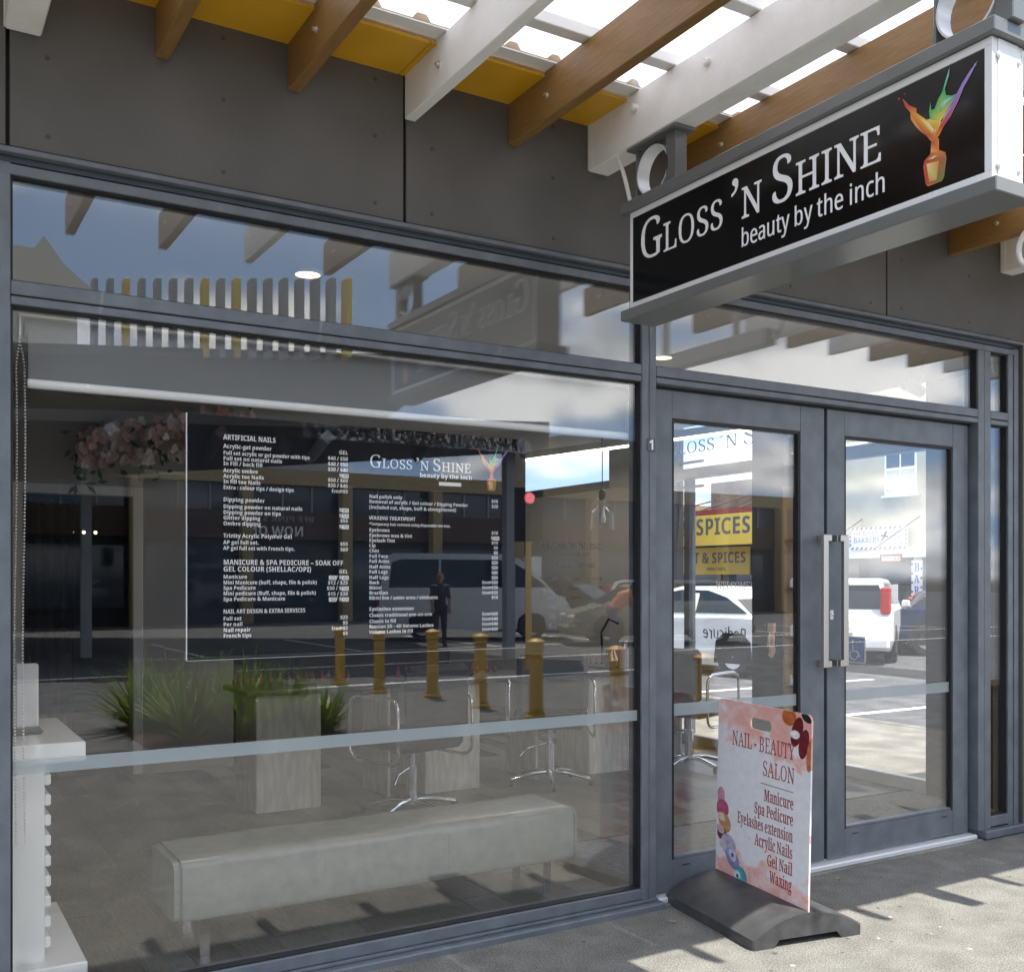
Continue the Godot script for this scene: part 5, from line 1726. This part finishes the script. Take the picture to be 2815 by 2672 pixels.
# ---------------------------------------------------------------- the side street, seen through the salon
func side_street() -> void:
	var X := 22.0
	var t := thing("barber_building", "cream two storey building with white sash windows across the side street", "building", V(X, 0, 0))
	part("wall", bx(V(0, 2.1, -15.8), V(8, 7.4, -6.0)), M["cream render"], t)
	part("shop_wall", bx(V(0.6, 0, -15.8), V(8, 2.1, -6.0)), M["charcoal paint"], t)
	part("corner_strip", bx(V(-0.02, 2.1, -16.9), V(8, 6.6, -15.8)), M["yellow render"], t)
	part("fascia", bx(V(-0.1, 2.03, -16.9), V(0.0, 2.3, -6.0)), M["vinyl white"], t)
	for k in 5:
		part("shop_pier", cb(V(0.0, 0, -15.8 + k * 2.4), V(0.55, 2.1, -15.55 + k * 2.4), 0.01), M["pale cream"], t)
		if k < 4:
			var z0 := -15.5 + k * 2.4
			var w := part("shop_window", bx(V(0.5, 0.5, z0), V(0.56, 2.0, z0 + 2.1)), M["window dark"], t)
			part("stall_riser", bx(V(0.45, 0.02, z0), V(0.58, 0.5, z0 + 2.1)), M["navy paint"], w)
	for k in 3:
		var z0 := -14.25 + k * 2.1
		var w := part("window", bx(V(-0.03, 3.62, z0), V(0.06, 4.95, z0 + 0.98)), M["vinyl white"], t)
		for r in 2:
			for c in 2:
				var za := z0 + 0.06 + c * 0.45
				var ya := 3.7 + r * 0.62
				part("pane", bx(V(-0.036, ya, za), V(-0.031, ya + 0.55, za + 0.4)), M["curtain pale"] if r == 0 else M["window dark"], w)
		part("window_sill", cb(V(-0.1, 3.56, z0 - 0.06), V(0.0, 3.618, z0 + 1.04), 0.006), M["vinyl white"], w)
	for z in [-15.0, -13.2, -16.3]:
		var m := MB.new()
		m.tube([V(0.0, 3.05, z), V(-1.7, 2.2, z)], 0.02, 6)
		part("awning_rod", m, M["charcoal paint"], t)
	var bs := Basis(V(0, 0, 1), V(0, 1, 0), V(-1, 0, 0))
	t = thing("barber_sign", "white SOUTH CITY BARBERS sign with red and blue striped border", "sign", V(X - 0.2, 2.25, -15.23))
	part("board", cb(V(0, 0, 0), V(0.05, 0.57, 1.8), 0.004), M["vinyl white"], t)
	for k in 12:
		for e in 2:
			var m := MB.new()
			m.slab(PackedVector2Array([Vector2(0.03 + k * 0.15, 0.0), Vector2(0.1 + k * 0.15, 0.0), Vector2(0.15 + k * 0.15, 0.06), Vector2(0.08 + k * 0.15, 0.06)]), 0.001, 0.004, Transform3D(bs, V(0, 0.002 + e * 0.508, 0)))
			part("stripe", m, M["sign blue"] if k % 2 else M["red paint"], t)
	for k in 4:
		for e in 2:
			var m := MB.new()
			m.slab(PackedVector2Array([Vector2(0, 0), Vector2(0.05, 0.03), Vector2(0.05, 0.09), Vector2(0, 0.06)]), 0.001, 0.004, Transform3D(bs, V(0, 0.08 + k * 0.11, e * 1.75)))
			part("stripe", m, M["sign blue"] if k % 2 else M["red paint"], t)
	letters("SOUTH CITY", font("Droid Serif", true), 0.115, Transform3D(bs, V(-0.003, 0.36, 0.12)), M["red paint"], t, 0, 0.82)
	letters("BARBERS", font("Droid Serif", true), 0.145, Transform3D(bs, V(-0.003, 0.18, 0.12)), M["sign blue"], t, 0, 0.84)
	letters("Open", font("Droid Sans", false, true), 0.1, Transform3D(bs, V(-0.003, 0.39, 1.34)), M["vinyl black"], t, 0, 0.28)
	letters("7 Days", font("Droid Sans", false, true), 0.1, Transform3D(bs, V(-0.003, 0.235, 1.3)), M["vinyl black"], t, 0, 0.36)
	letters("09 278 5599", font("Droid Sans", true, true), 0.06, Transform3D(bs, V(-0.003, 0.105, 1.25)), M["vinyl grey"], t, 0, 0.42)
	var m2 := MB.new()
	m2.slab(PackedVector2Array([Vector2(0.98, 0.15), Vector2(1.05, 0.2), Vector2(1.2, 0.42), Vector2(1.22, 0.48), Vector2(1.12, 0.42)]), 0.001, 0.004, Transform3D(bs, V(0, 0, 0)))
	m2.slab(PackedVector2Array([Vector2(1.0, 0.33), Vector2(1.24, 0.29), Vector2(1.24, 0.33), Vector2(1.0, 0.37)]), 0.005, 0.007, Transform3D(bs, V(0, 0, 0)))
	part("razor_emblem", m2, M["vinyl black"], t)
	t = thing("moving_message_sign", "red lit message display under the barber sign", "led sign", V(X - 0.1, 1.9, -14.35))
	part("case", cb(V(0, 0, 0), V(0.1, 0.22, 0.7), 0.006), M["black plastic"], t)
	var o := letters("BARBERS", font("Droid Sans", true), 0.12, Transform3D(bs, V(-0.003, 0.05, 0.07)), M["red glow"], t, 0, 0.56)
	o.name = "led_display"
	t = thing("barber_banner", "upright banner reading BAR between red and blue stripes", "banner", V(X - 0.15, 1.0, -13.34))
	part("board", cb(V(0, 0, 0), V(0.03, 0.95, 0.32), 0.003), M["vinyl white"], t)
	for k in 3:
		letters("BAR".substr(k, 1), font("Droid Serif", true), 0.2, Transform3D(bs, V(-0.003, 0.68 - k * 0.29, 0.08)), M["sign blue"], t, 0, 0.15)
	for k in 8:
		part("stripe", bx(V(-0.002, 0.02 + k * 0.115, 0.0 if k % 2 else 0.27), V(-0.0005, 0.08 + k * 0.115, 0.05 if k % 2 else 0.32)), M["red paint"] if k % 4 < 2 else M["sign blue"], t)

	t = thing("spice_shop", "dark blue shop with old concrete upper wall and yellow SPICES signs", "building", V(X, 0, 0))
	part("wall", bx(V(0.5, 0, -36), V(8, 3.3, -16.9)), M["navy paint"], t)
	part("upper_wall", bx(V(0.3, 3.3, -21.2), V(8, 4.5, -16.9)), M["old concrete"], t)
	part("parapet_block", bx(V(0.4, 4.5, -18.1), V(3, 4.85, -16.9)), M["brown paint"], t)
	part("upper_wall", bx(V(0.4, 3.3, -36), V(8, 4.0, -23.6)), M["tan paint"], t)
	part("verandah", bx(V(-1.9, 3.32, -36), V(0.45, 3.46, -16.9)), M["red paint"], t)
	for k in 4:
		var m := MB.new()
		m.tube([V(0.28, 4.15 - 0.1 * k, -17.8 - k * 1.6), V(-1.7, 3.47, -17.8 - k * 1.6)], 0.022, 6)
		part("awning_rod", m, M["charcoal paint"], t)
	for k in 5:
		var z0 := -33.0 + k * 3.2
		part("shop_window", bx(V(0.44, 0.5, z0), V(0.495, 2.2, z0 + 2.5)), M["window dark"], t)
	t = thing("spice_sign", "large yellow SPICES fascia sign under the red verandah edge", "sign", V(X - 2.05, 2.43, -22.3))
	part("board", cb(V(0, 0, 0), V(0.06, 0.86, 5.4), 0.004), M["sign yellow"], t)
	letters("HERBS & SPICES", font("Droid Sans", true), 0.46, Transform3D(bs, V(-0.003, 0.3, 0.12)), M["vinyl grey"], t, 0, 5.1)
	letters("OPEN 7 DAYS", font("Droid Sans", true), 0.12, Transform3D(bs, V(-0.003, 0.1, 0.4)), M["vinyl grey"], t)
	t = thing("spice_window_sign", "smaller faded yellow SPICES sign above the shop windows", "sign", V(X + 0.3, 1.62, -23.2))
	part("board", cb(V(0, 0, 0), V(0.06, 0.85, 3.7), 0.004), M["sign yellow"], t)
	letters("FRUIT & SPICES", font("Droid Sans", true), 0.33, Transform3D(bs, V(-0.003, 0.36, 0.1)), M["vinyl grey"], t, 0, 3.4)
	letters("OPEN 7 DAYS", font("Droid Sans", true), 0.1, Transform3D(bs, V(-0.003, 0.12, 1.8)), M["vinyl grey"], t)
	t = thing("power_pole", "dark power pole with crossarms in the side street", "pole", V(19.6, 0.02, -19.6))
	part("post", cb(V(-0.13, 0, -0.13), V(0.13, 9.0, 0.13), 0.03), M["charcoal paint"], t)
	for y in [4.05, 4.75]:
		part("crossarm", cb(V(-0.05, y, -1.1), V(0.05, y + 0.07, 1.1), 0.01), M["charcoal paint"], t)

	vehicle("parked_car", "white people carrier parked tail first across the side street", "mpv", V(16.6, -0.06, -10.6), deg_to_rad(36.0), "car white")
	vehicle("parked_car", "dark blue car parked beside the white people carrier", "sedan", V(19.4, -0.06, -9.6), deg_to_rad(-40.0), "car blue")
	vehicle("parked_car", "white sedan with a blue tinted rear window at the side kerb", "sedan", V(12.0, -0.06, -9.9), deg_to_rad(98.0), "car white")
	vehicle("parked_van", "white van behind the white sedan in the side street", "van", V(19.3, -0.06, -14.6), deg_to_rad(42.0), "car white")
	vehicle("parked_car", "black car parked before the yellow spice signs", "sedan", V(17.6, -0.06, -18.8), deg_to_rad(95.0), "car black")


# ---------------------------------------------------------------- the street the shop faces, mirrored in its glass
func street_front() -> void:
	# yellow bollards in a row
	var bz := [0.3, 1.55, 2.85, 4.152, 5.56, 6.741, 7.949, 9.566, 10.989]
	var names := ["yellow bollard nearest the shop's corner", "second yellow bollard from the shop's corner", "third yellow bollard from the shop's corner", "fourth yellow bollard from the shop's corner", "fifth yellow bollard from the shop's corner", "sixth yellow bollard from the shop's corner", "seventh yellow bollard from the shop's corner", "eighth yellow bollard from the shop's corner", "yellow bollard farthest from the shop's corner"]
	var b: Node3D
	for k in bz.size():
		var at := V(6.0 - 0.02 * k, 0.0 if bz[k] < 8.6 else -0.1, bz[k])
		if k == 0:
			b = thing("bollard", names[k], "bollard", at, 0.0, "yellow bollards in a row")
			var m := MB.new()
			m.lathe([Vector2(0.115, 0.0), Vector2(0.115, 0.03), Vector2(0.1, 0.05), Vector2(0.098, 0.06)], 18)
			part("base_flange", m, M["bollard yellow"], b)
			m = MB.new()
			m.lathe([Vector2(0.078, 0.05), Vector2(0.073, 0.74)], 18)
			part("post", m, M["bollard yellow"], b)
			m = MB.new()
			m.lathe([Vector2(0.073, 0.735), Vector2(0.09, 0.745), Vector2(0.09, 0.76), Vector2(0.077, 0.77), Vector2(0.077, 0.8), Vector2(0.096, 0.81), Vector2(0.096, 0.83), Vector2(0.04, 0.86), Vector2(0, 0.865)], 18)
			part("cap", m, M["bollard yellow"], b)
		else:
			copy(b, "bollard", names[k], at)
	# planted bed
	struct("planting_bed", bx(V(1.95, -0.01, 5.5), V(3.75, 0.012, 7.2)), M["soil"])
	rng.seed = 21
	var spots := [V(2.15, 0, 6.9), V(2.35, 0, 5.9), V(2.75, 0, 6.6), V(2.85, 0, 5.8), V(3.2, 0, 6.9), V(3.35, 0, 6.1), V(3.6, 0, 5.75), V(2.5, 0, 7.1)]
	var plant_names := ["strap leaved plant at the planting bed's back left", "strap leaved plant at the bed's front left", "tall strap leaved plant in the bed's middle", "strap leaved plant at the bed's front middle", "strap leaved plant at the bed's back right", "strap leaved plant right of the bed's middle", "small strap leaved plant at the bed's front right corner", "strap leaved plant at the bed's back edge"]
	for i in spots.size():
		var t := thing("strap_leaf_plant", plant_names[i], "plant", spots[i], 0.0, "strap leaved plants in the bed")
		var m := MB.new()
		m.colored = true
		for k in 150:
			var a := rng.randf() * TAU
			var tilt := rng.randf_range(0.1, 1.05)
			var ln := rng.randf_range(0.45, 0.9) * (1.0 if i != 6 else 0.7)
			var d := V(cos(a), 0, sin(a))
			var sd := V(-sin(a), 0, cos(a))
			var w := rng.randf_range(0.012, 0.024)
			var dry := rng.randf() < 0.12
			m.col = (Color(0.22, 0.13, 0.05) if dry else Color(0.12, 0.18, 0.035).lerp(Color(0.22, 0.27, 0.06), rng.randf())) * rng.randf_range(0.75, 1.3)
			var base := d * rng.randf_range(0.01, 0.1)
			var prev := base
			var pw := w * 0.7
			for s in 5:
				var f := (s + 1) / 5.0
				var p := base + d * (ln * f * sin(tilt) + 0.12 * f * f) + Vector3.UP * (ln * f * cos(tilt) - 0.28 * ln * f * f * sin(tilt))
				var nw := w * (1.0 - f * f) if s < 4 else 0.001
				m.quad(prev - sd * pw, prev + sd * pw, p + sd * nw, p - sd * nw)
				prev = p
				pw = nw
		part("leaves", m, M["strap leaf"], t)
	# the building across the street
	var Z := 32.0
	var t := thing("opposite_building", "long low shop block with tan columns and brown band across the street", "building", V(0, 0, Z))
	part("wall", bx(V(-10, -0.1, 0.6), V(40, 2.9, 8)), M["charcoal paint"], t)
	part("brown_band", bx(V(-10, 2.9, 0.4), V(40, 3.9, 8)), M["brown paint"], t)
	part("upper_window_band", bx(V(-10, 3.9, 0.5), V(40, 4.85, 0.6)), M["window dark"], t)
	part("parapet", bx(V(-10, 4.85, 0.2), V(40, 5.4, 8)), M["tan paint"], t)
	part("inner_mass", bx(V(-10, 3.9, 0.7), V(40, 4.85, 8)), M["charcoal paint"], t)
	part("roof_block", bx(V(24.5, 5.4, 1), V(29.5, 7.6, 6)), M["old concrete"], t)
	part("roof_block", bx(V(8, 5.4, 2), V(15, 6.4, 7)), M["roof iron"], t)
	for k in 13:
		part("column", cb(V(-8.0 + k * 3.7, -0.1, -0.1), V(-7.6 + k * 3.7, 4.85, 0.35), 0.02), M["tan paint"], t)
		var x0 := -7.4 + k * 3.7
		part("shop_window", bx(V(x0, 0.5, 0.52), V(x0 + 3.1, 2.6, 0.598)), M["window dark"], t)
		for q in 2:
			part("window_bar", bx(V(x0 + 1.0 + q * 1.1, 3.9, 0.44), V(x0 + 1.06 + q * 1.1, 4.85, 0.499)), M["roof iron"], t)
	var bs := Basis(V(-1, 0, 0), V(0, 1, 0), V(0, 0, -1))
	t = thing("sale_banner", "pale NOW ON!! lettering on a dark shop band across the street", "banner", V(12.9, 2.92, Z + 0.38))
	letters("NOW ON!!", font("Droid Sans", true), 0.34, Transform3D(bs, V(0, 0.1, 0)), M["vinyl white"], t, 0, 2.3)
	letters("BFF PINK STICKS", font("Droid Sans", true), 0.2, Transform3D(bs, V(0.4, 0.62, 0)), M["roof iron"], t, 0, 2.9)
	for k in 2:
		t = thing("shop_notice", ["pale notice in a shop window opposite, near the traffic signal", "pale notice in a shop window opposite, beyond the traffic signal"][k], "notice", V(18.6 + k * 3.7, 1.4, Z + 0.5))
		part("sheet", bx(V(0, 0, 0), V(0.9, 1.0, 0.01)), M["vinyl white"], t)
	# a screen of upright fins and a gabled building, mirrored in the upper pane
	t = thing("fin_screen", "screen of upright grey and yellow fins on the edge of the plaza canopy", "screen", V(0, 0, 0))
	for k in 17:
		var f := k / 16.0
		var p := V(3.61, 0, 18.94).lerp(V(8.06, 0, 16.25), f)
		var cm: Material = M["sign yellow"] if k in [2, 7, 9, 16] else M["roof iron"]
		part("fin", cb(p + V(-0.055, 6.01, -0.17), p + V(0.055, 7.64, 0.17), 0.008), cm, t)
	t = thing("plaza_canopy", "broad dark plaza canopy carrying the fin screen", "canopy", V(0, 6.0, 0))
	var cp := MB.new()
	var slabx := Transform3D(Basis(V(1, 0, 0), PI / 2), Vector3.ZERO)
	cp.slab(PackedVector2Array([Vector2(-12, 21.0), Vector2(1.2, 19.4), Vector2(11.5, 15.2), Vector2(11.46, 17.0), Vector2(11.24, 19.6), Vector2(12.2, 24.0), Vector2(1.9, 31.0), Vector2(-12, 34)]), -0.2, 0.0, slabx)
	part("roof_slab", cp, M["soffit grey"], t)
	for pp in [V(-0.5, 0, 22.5), V(-9.0, 0, 26.0)]:
		part("post", cb(pp + V(-0.09, -6.1, -0.09), pp + V(0.09, 0, 0.09), 0.01), M["roof iron"], t)
	t = thing("car_park_canopy", "long dark canopy with rafters along the car park", "canopy", V(0, 4.2, 0))
	cp = MB.new()
	cp.slab(PackedVector2Array([Vector2(-12, 18.5), Vector2(1.1, 16.0), Vector2(10.5, 12.35), Vector2(12.0, 14.7), Vector2(1.8, 29.7), Vector2(-12, 31)]), -0.2, 0.0, slabx)
	part("roof_slab", cp, M["soffit grey"], t)
	for k in 12:
		var f := k / 11.0
		var q0 := V(-9, -0.16, 18.3).lerp(V(10.2, -0.16, 12.8), f)
		var q1 := V(-9, -0.16, 30.0).lerp(V(11.4, -0.16, 14.6), f)
		cp = MB.new()
		cp.tube([q0, q1], 0.13, 4)
		part("rafter", cp, M["roof iron"] if k % 2 else M["brown paint"], t)
	for k in 3:
		var pp := V(10.6 - k * 7.2, 0, 14.0 + k * 4.6)
		part("post", cb(pp + V(-0.1, -4.3, -0.1), pp + V(0.1, 0, 0.1), 0.01), M["roof iron"], t)
	t = thing("gabled_building", "pale gabled building beyond the street", "building", V(0, 0, 46))
	part("wall", bx(V(-4, 0, 0), V(7.2, 14.4, 6)), M["pale cream"], t)
	var m3 := MB.new()
	m3.slab(PackedVector2Array([Vector2(-4.6, 14.4), Vector2(7.8, 14.4), Vector2(6.6, 15.4), Vector2(5.78, 16.5), Vector2(5.4, 15.9), Vector2(-4.6, 15.8)]), -0.3, 6.2)
	part("roof", m3, M["pale cream"], t)
	# signal
	t = thing("traffic_signal", "traffic signal on a yellow post showing red", "traffic light", V(9.7, -0.1, 11.8))
	var m := MB.new()
	m.lathe([Vector2(0.06, 0), Vector2(0.055, 2.25)], 14)
	part("post", m, M["bollard yellow"], t)
	m = MB.new()
	m.cbox(V(-0.3, 2.25, -0.02), V(0.3, 3.2, 0.0), 0.02)
	part("backboard", m, M["car black"], t)
	for k in 3:
		m = MB.new()
		m.lathe([Vector2(0.0, 0.0), Vector2(0.1, 0.0), Vector2(0.1, 0.02), Vector2(0.0, 0.025)], 14, Transform3D(Basis(V(1, 0, 0), -PI / 2), V(0, 3.02 - k * 0.29, -0.03)))
		part("signal_lens", m, M["red glow"] if k == 0 else M["car glass"], t)
	# vehicles in the car park
	vehicle("parked_van", "white high roofed van parked across the street", "van", V(13.3, -0.1, 20.3), deg_to_rad(28.0), "car white")
	vehicle("parked_car", "dark station wagon parked beyond the white van", "mpv", V(17.4, -0.1, 22.4), deg_to_rad(60.0), "car black")
	vehicle("parked_car", "pale gold car parked across the street near the signal", "mpv", V(16.2, -0.1, 16.3), deg_to_rad(205.0), "car gold")
	vehicle("parked_car", "white hatchback at the far end of the car park", "mpv", V(21.5, -0.1, 22.0), deg_to_rad(75.0), "car white")


# ---------------------------------------------------------------- people
# bones: [from, to, radius at from, radius at to, colour]; the body is one skin drawn round all of them
func figure(called: String, label: String, at: Vector3, turn: float, bones: Array, cell := 0.017) -> void:
	var lo := V(1e9, 1e9, 1e9)
	var hi := -lo
	for b in bones:
		for e in [0, 1]:
			var r: float = b[2 + e] + 0.05
			lo = lo.min(b[e] - V(r, r, r))
			hi = hi.max(b[e] + V(r, r, r))
	var nx := int((hi.x - lo.x) / cell) + 2
	var ny := int((hi.y - lo.y) / cell) + 2
	var nz := int((hi.z - lo.z) / cell) + 2
	var f := PackedFloat32Array()
	f.resize(nx * ny * nz)
	f.fill(1.0)
	var near := PackedInt32Array()
	near.resize(nx * ny * nz)
	var least := PackedFloat32Array()
	least.resize(nx * ny * nz)
	least.fill(9.0)
	for bi in bones.size():
		var b: Array = bones[bi]
		var pa: Vector3 = b[0]
		var pb: Vector3 = b[1]
		var ra: float = b[2]
		var rb: float = b[3]
		var rr := maxf(ra, rb) + 0.045
		var ba := pb - pa
		var l2 := maxf(ba.length_squared(), 1e-9)
		var i0 := Vector3i(((pa.min(pb) - V(rr, rr, rr) - lo) / cell).floor()).clamp(Vector3i.ZERO, Vector3i(nx - 1, ny - 1, nz - 1))
		var i1 := Vector3i(((pa.max(pb) + V(rr, rr, rr) - lo) / cell).ceil()).clamp(Vector3i.ZERO, Vector3i(nx - 1, ny - 1, nz - 1))
		for z in range(i0.z, i1.z + 1):
			for y in range(i0.y, i1.y + 1):
				for x in range(i0.x, i1.x + 1):
					var p := lo + V(x, y, z) * cell
					var t := clampf((p - pa).dot(ba) / l2, 0.0, 1.0)
					var d := (p - pa - ba * t).length() - lerpf(ra, rb, t)
					var k := (z * ny + y) * nx + x
					if d < least[k]:
						least[k] = d
						near[k] = bi
					var o := f[k]
					var h := maxf(0.035 - absf(o - d), 0.0) / 0.035
					f[k] = minf(o, d) - h * h * 0.035 * 0.25
	var at_cell := {}
	var m := MB.new()
	m.colored = true
	var grad := func(p: Vector3) -> Vector3:
		var g := Vector3.ZERO
		var q := (p - lo) / cell
		var x := clampi(int(q.x), 1, nx - 3)
		var y := clampi(int(q.y), 1, ny - 3)
		var z := clampi(int(q.z), 1, nz - 3)
		g.x = f[(z * ny + y) * nx + x + 1] - f[(z * ny + y) * nx + x - 1] + f[(z * ny + y) * nx + x + 2] - f[(z * ny + y) * nx + x]
		g.y = f[(z * ny + y + 1) * nx + x] - f[(z * ny + y - 1) * nx + x] + f[(z * ny + y + 2) * nx + x] - f[(z * ny + y) * nx + x]
		g.z = f[((z + 1) * ny + y) * nx + x] - f[((z - 1) * ny + y) * nx + x] + f[((z + 2) * ny + y) * nx + x] - f[(z * ny + y) * nx + x]
		return g.normalized()
	for z in nz - 1:
		for y in ny - 1:
			for x in nx - 1:
				var base := (z * ny + y) * nx + x
				var s0 := f[base] < 0.0
				var mixed := false
				for c in range(1, 8):
					if (f[base + (c & 1) + (nx if c & 2 else 0) + (nx * ny if c & 4 else 0)] < 0.0) != s0:
						mixed = true
						break
				if not mixed:
					continue
				var sum := Vector3.ZERO
				var cnt := 0
				for c in 8:
					for ax in 3:
						if c & (1 << ax):
							continue
						var ka := base + (c & 1) + (nx if c & 2 else 0) + (nx * ny if c & 4 else 0)
						var kb: int = ka + [1, nx, nx * ny][ax]
						if (f[ka] < 0.0) != (f[kb] < 0.0):
							var q := V(c & 1, (c >> 1) & 1, (c >> 2) & 1)
							q[ax] += f[ka] / (f[ka] - f[kb])
							sum += q
							cnt += 1
				at_cell[base] = lo + (V(x, y, z) + sum / cnt) * cell
	for k in at_cell:
		var x: int = k % nx
		var y: int = (k / nx) % ny
		var z: int = k / (nx * ny)
		for ax in 3:
			var kb: int = k + [1, nx, nx * ny][ax]
			if (f[k] < 0.0) == (f[kb] < 0.0):
				continue
			var u: int = [nx, nx * ny, 1][ax]
			var w: int = [nx * ny, 1, nx][ax]
			if not (at_cell.has(k - u) and at_cell.has(k - w) and at_cell.has(k - u - w)):
				continue
			var q := [at_cell[k - u - w], at_cell[k - w], at_cell[k], at_cell[k - u]]
			if f[k] >= 0.0:
				q.reverse()
			m.col = bones[near[k]][4]
			m.quad_n(q[0], q[1], q[2], q[3], grad.call(q[0]), grad.call(q[1]), grad.call(q[2]), grad.call(q[3]))
	var t := thing(called, label, "person", at, turn)
	part("body", m, M["petals"], t)


# a standing figure 1.72 tall; bend leans the upper body forward
func person(label: String, at: Vector3, turn: float, shirt: Color, trousers: Color, hair: Color, bend: float) -> void:
	var skin := Color(0.36, 0.22, 0.15)
	var hip := V(0, 0.9, 0)
	var up := V(0, cos(bend), sin(bend))
	var chest := hip + up * 0.38
	var neck := hip + up * 0.57
	var headc := neck + (up + V(0, 0, 0.15)).normalized() * 0.15
	var b := []
	b.append([hip + up * 0.02, chest, 0.135, 0.155, shirt])
	b.append([chest, neck - up * 0.05, 0.15, 0.08, shirt])
	b.append([neck - up * 0.04, neck + up * 0.06, 0.055, 0.05, skin])
	b.append([headc + up * 0.03, headc - up * 0.055 + V(0, 0, 0.02), 0.085, 0.06, skin])
	b.append([headc + V(0, 0.0, 0.09), headc + V(0, -0.025, 0.1), 0.012, 0.016, skin])
	b.append([headc + up * 0.05 - V(0, 0, 0.025), headc - V(0, 0.03, 0.045), 0.092, 0.075, hair])
	for s in [-1.0, 1.0]:
		b.append([headc + V(0.085 * s, 0, 0), headc + V(0.088 * s, -0.03, 0), 0.016, 0.012, skin])
		var sh := hip + up * 0.5 + V(0.17 * s, 0, 0)
		var el := sh + V(0.05 * s, -0.27, 0.03 + 0.12 * sin(bend))
		var wr := el + V(-0.02 * s, -0.2, 0.13)
		b.append([chest + up * 0.08 + V(0.08 * s, 0, 0), sh, 0.09, 0.06, shirt])
		b.append([sh, el, 0.056, 0.044, shirt])
		b.append([el, wr, 0.043, 0.03, skin])
		b.append([wr, wr + V(0, -0.06, 0.03), 0.03, 0.034, skin])
		for q in 4:
			b.append([wr + V((q - 1.5) * 0.02, -0.075, 0.035), wr + V((q - 1.5) * 0.022, -0.14 - 0.01 * (1.5 - absf(q - 1.5)), 0.055), 0.011, 0.009, skin])
		b.append([wr + V(-0.025 * s, -0.03, 0.03), wr + V(-0.055 * s, -0.075, 0.05), 0.013, 0.01, skin])
		var hp := hip + V(0.09 * s, -0.02, 0)
		var kn := V(0.1 * s, 0.48, 0.03)
		var an := V(0.11 * s, 0.09, -0.02)
		b.append([hip + V(0.03 * s, 0, 0), hp, 0.13, 0.12, trousers])
		b.append([hp, kn, 0.098, 0.066, trousers])
		b.append([kn, an, 0.064, 0.045, trousers])
		b.append([an + V(0, -0.045, -0.02), an + V(0.02 * s, -0.055, 0.16), 0.042, 0.034, Color(0.02, 0.02, 0.02)])
	figure("person", label, at, turn, b)


func _ready() -> void:
	lights_and_camera()
	materials()
	ground()
	building()
	canopy()
	interior()
	hanging_sign()
	second_sign()
	menu_poster()
	window_lettering()
	pavement_sign()
	litter()
	side_street()
	street_front()
	person("person in dark clothes standing by the high roofed van across the street", V(11.2, -0.1, 18.2), deg_to_rad(200.0), Color(0.03, 0.035, 0.045), Color(0.02, 0.022, 0.03), Color(0.01, 0.008, 0.006), 0.05)
	person("person in an orange top leaning forward beside the gold car", V(13.6, -0.1, 14.6), deg_to_rad(120.0), Color(0.55, 0.16, 0.04), Color(0.02, 0.03, 0.12), Color(0.01, 0.008, 0.006), 0.75)
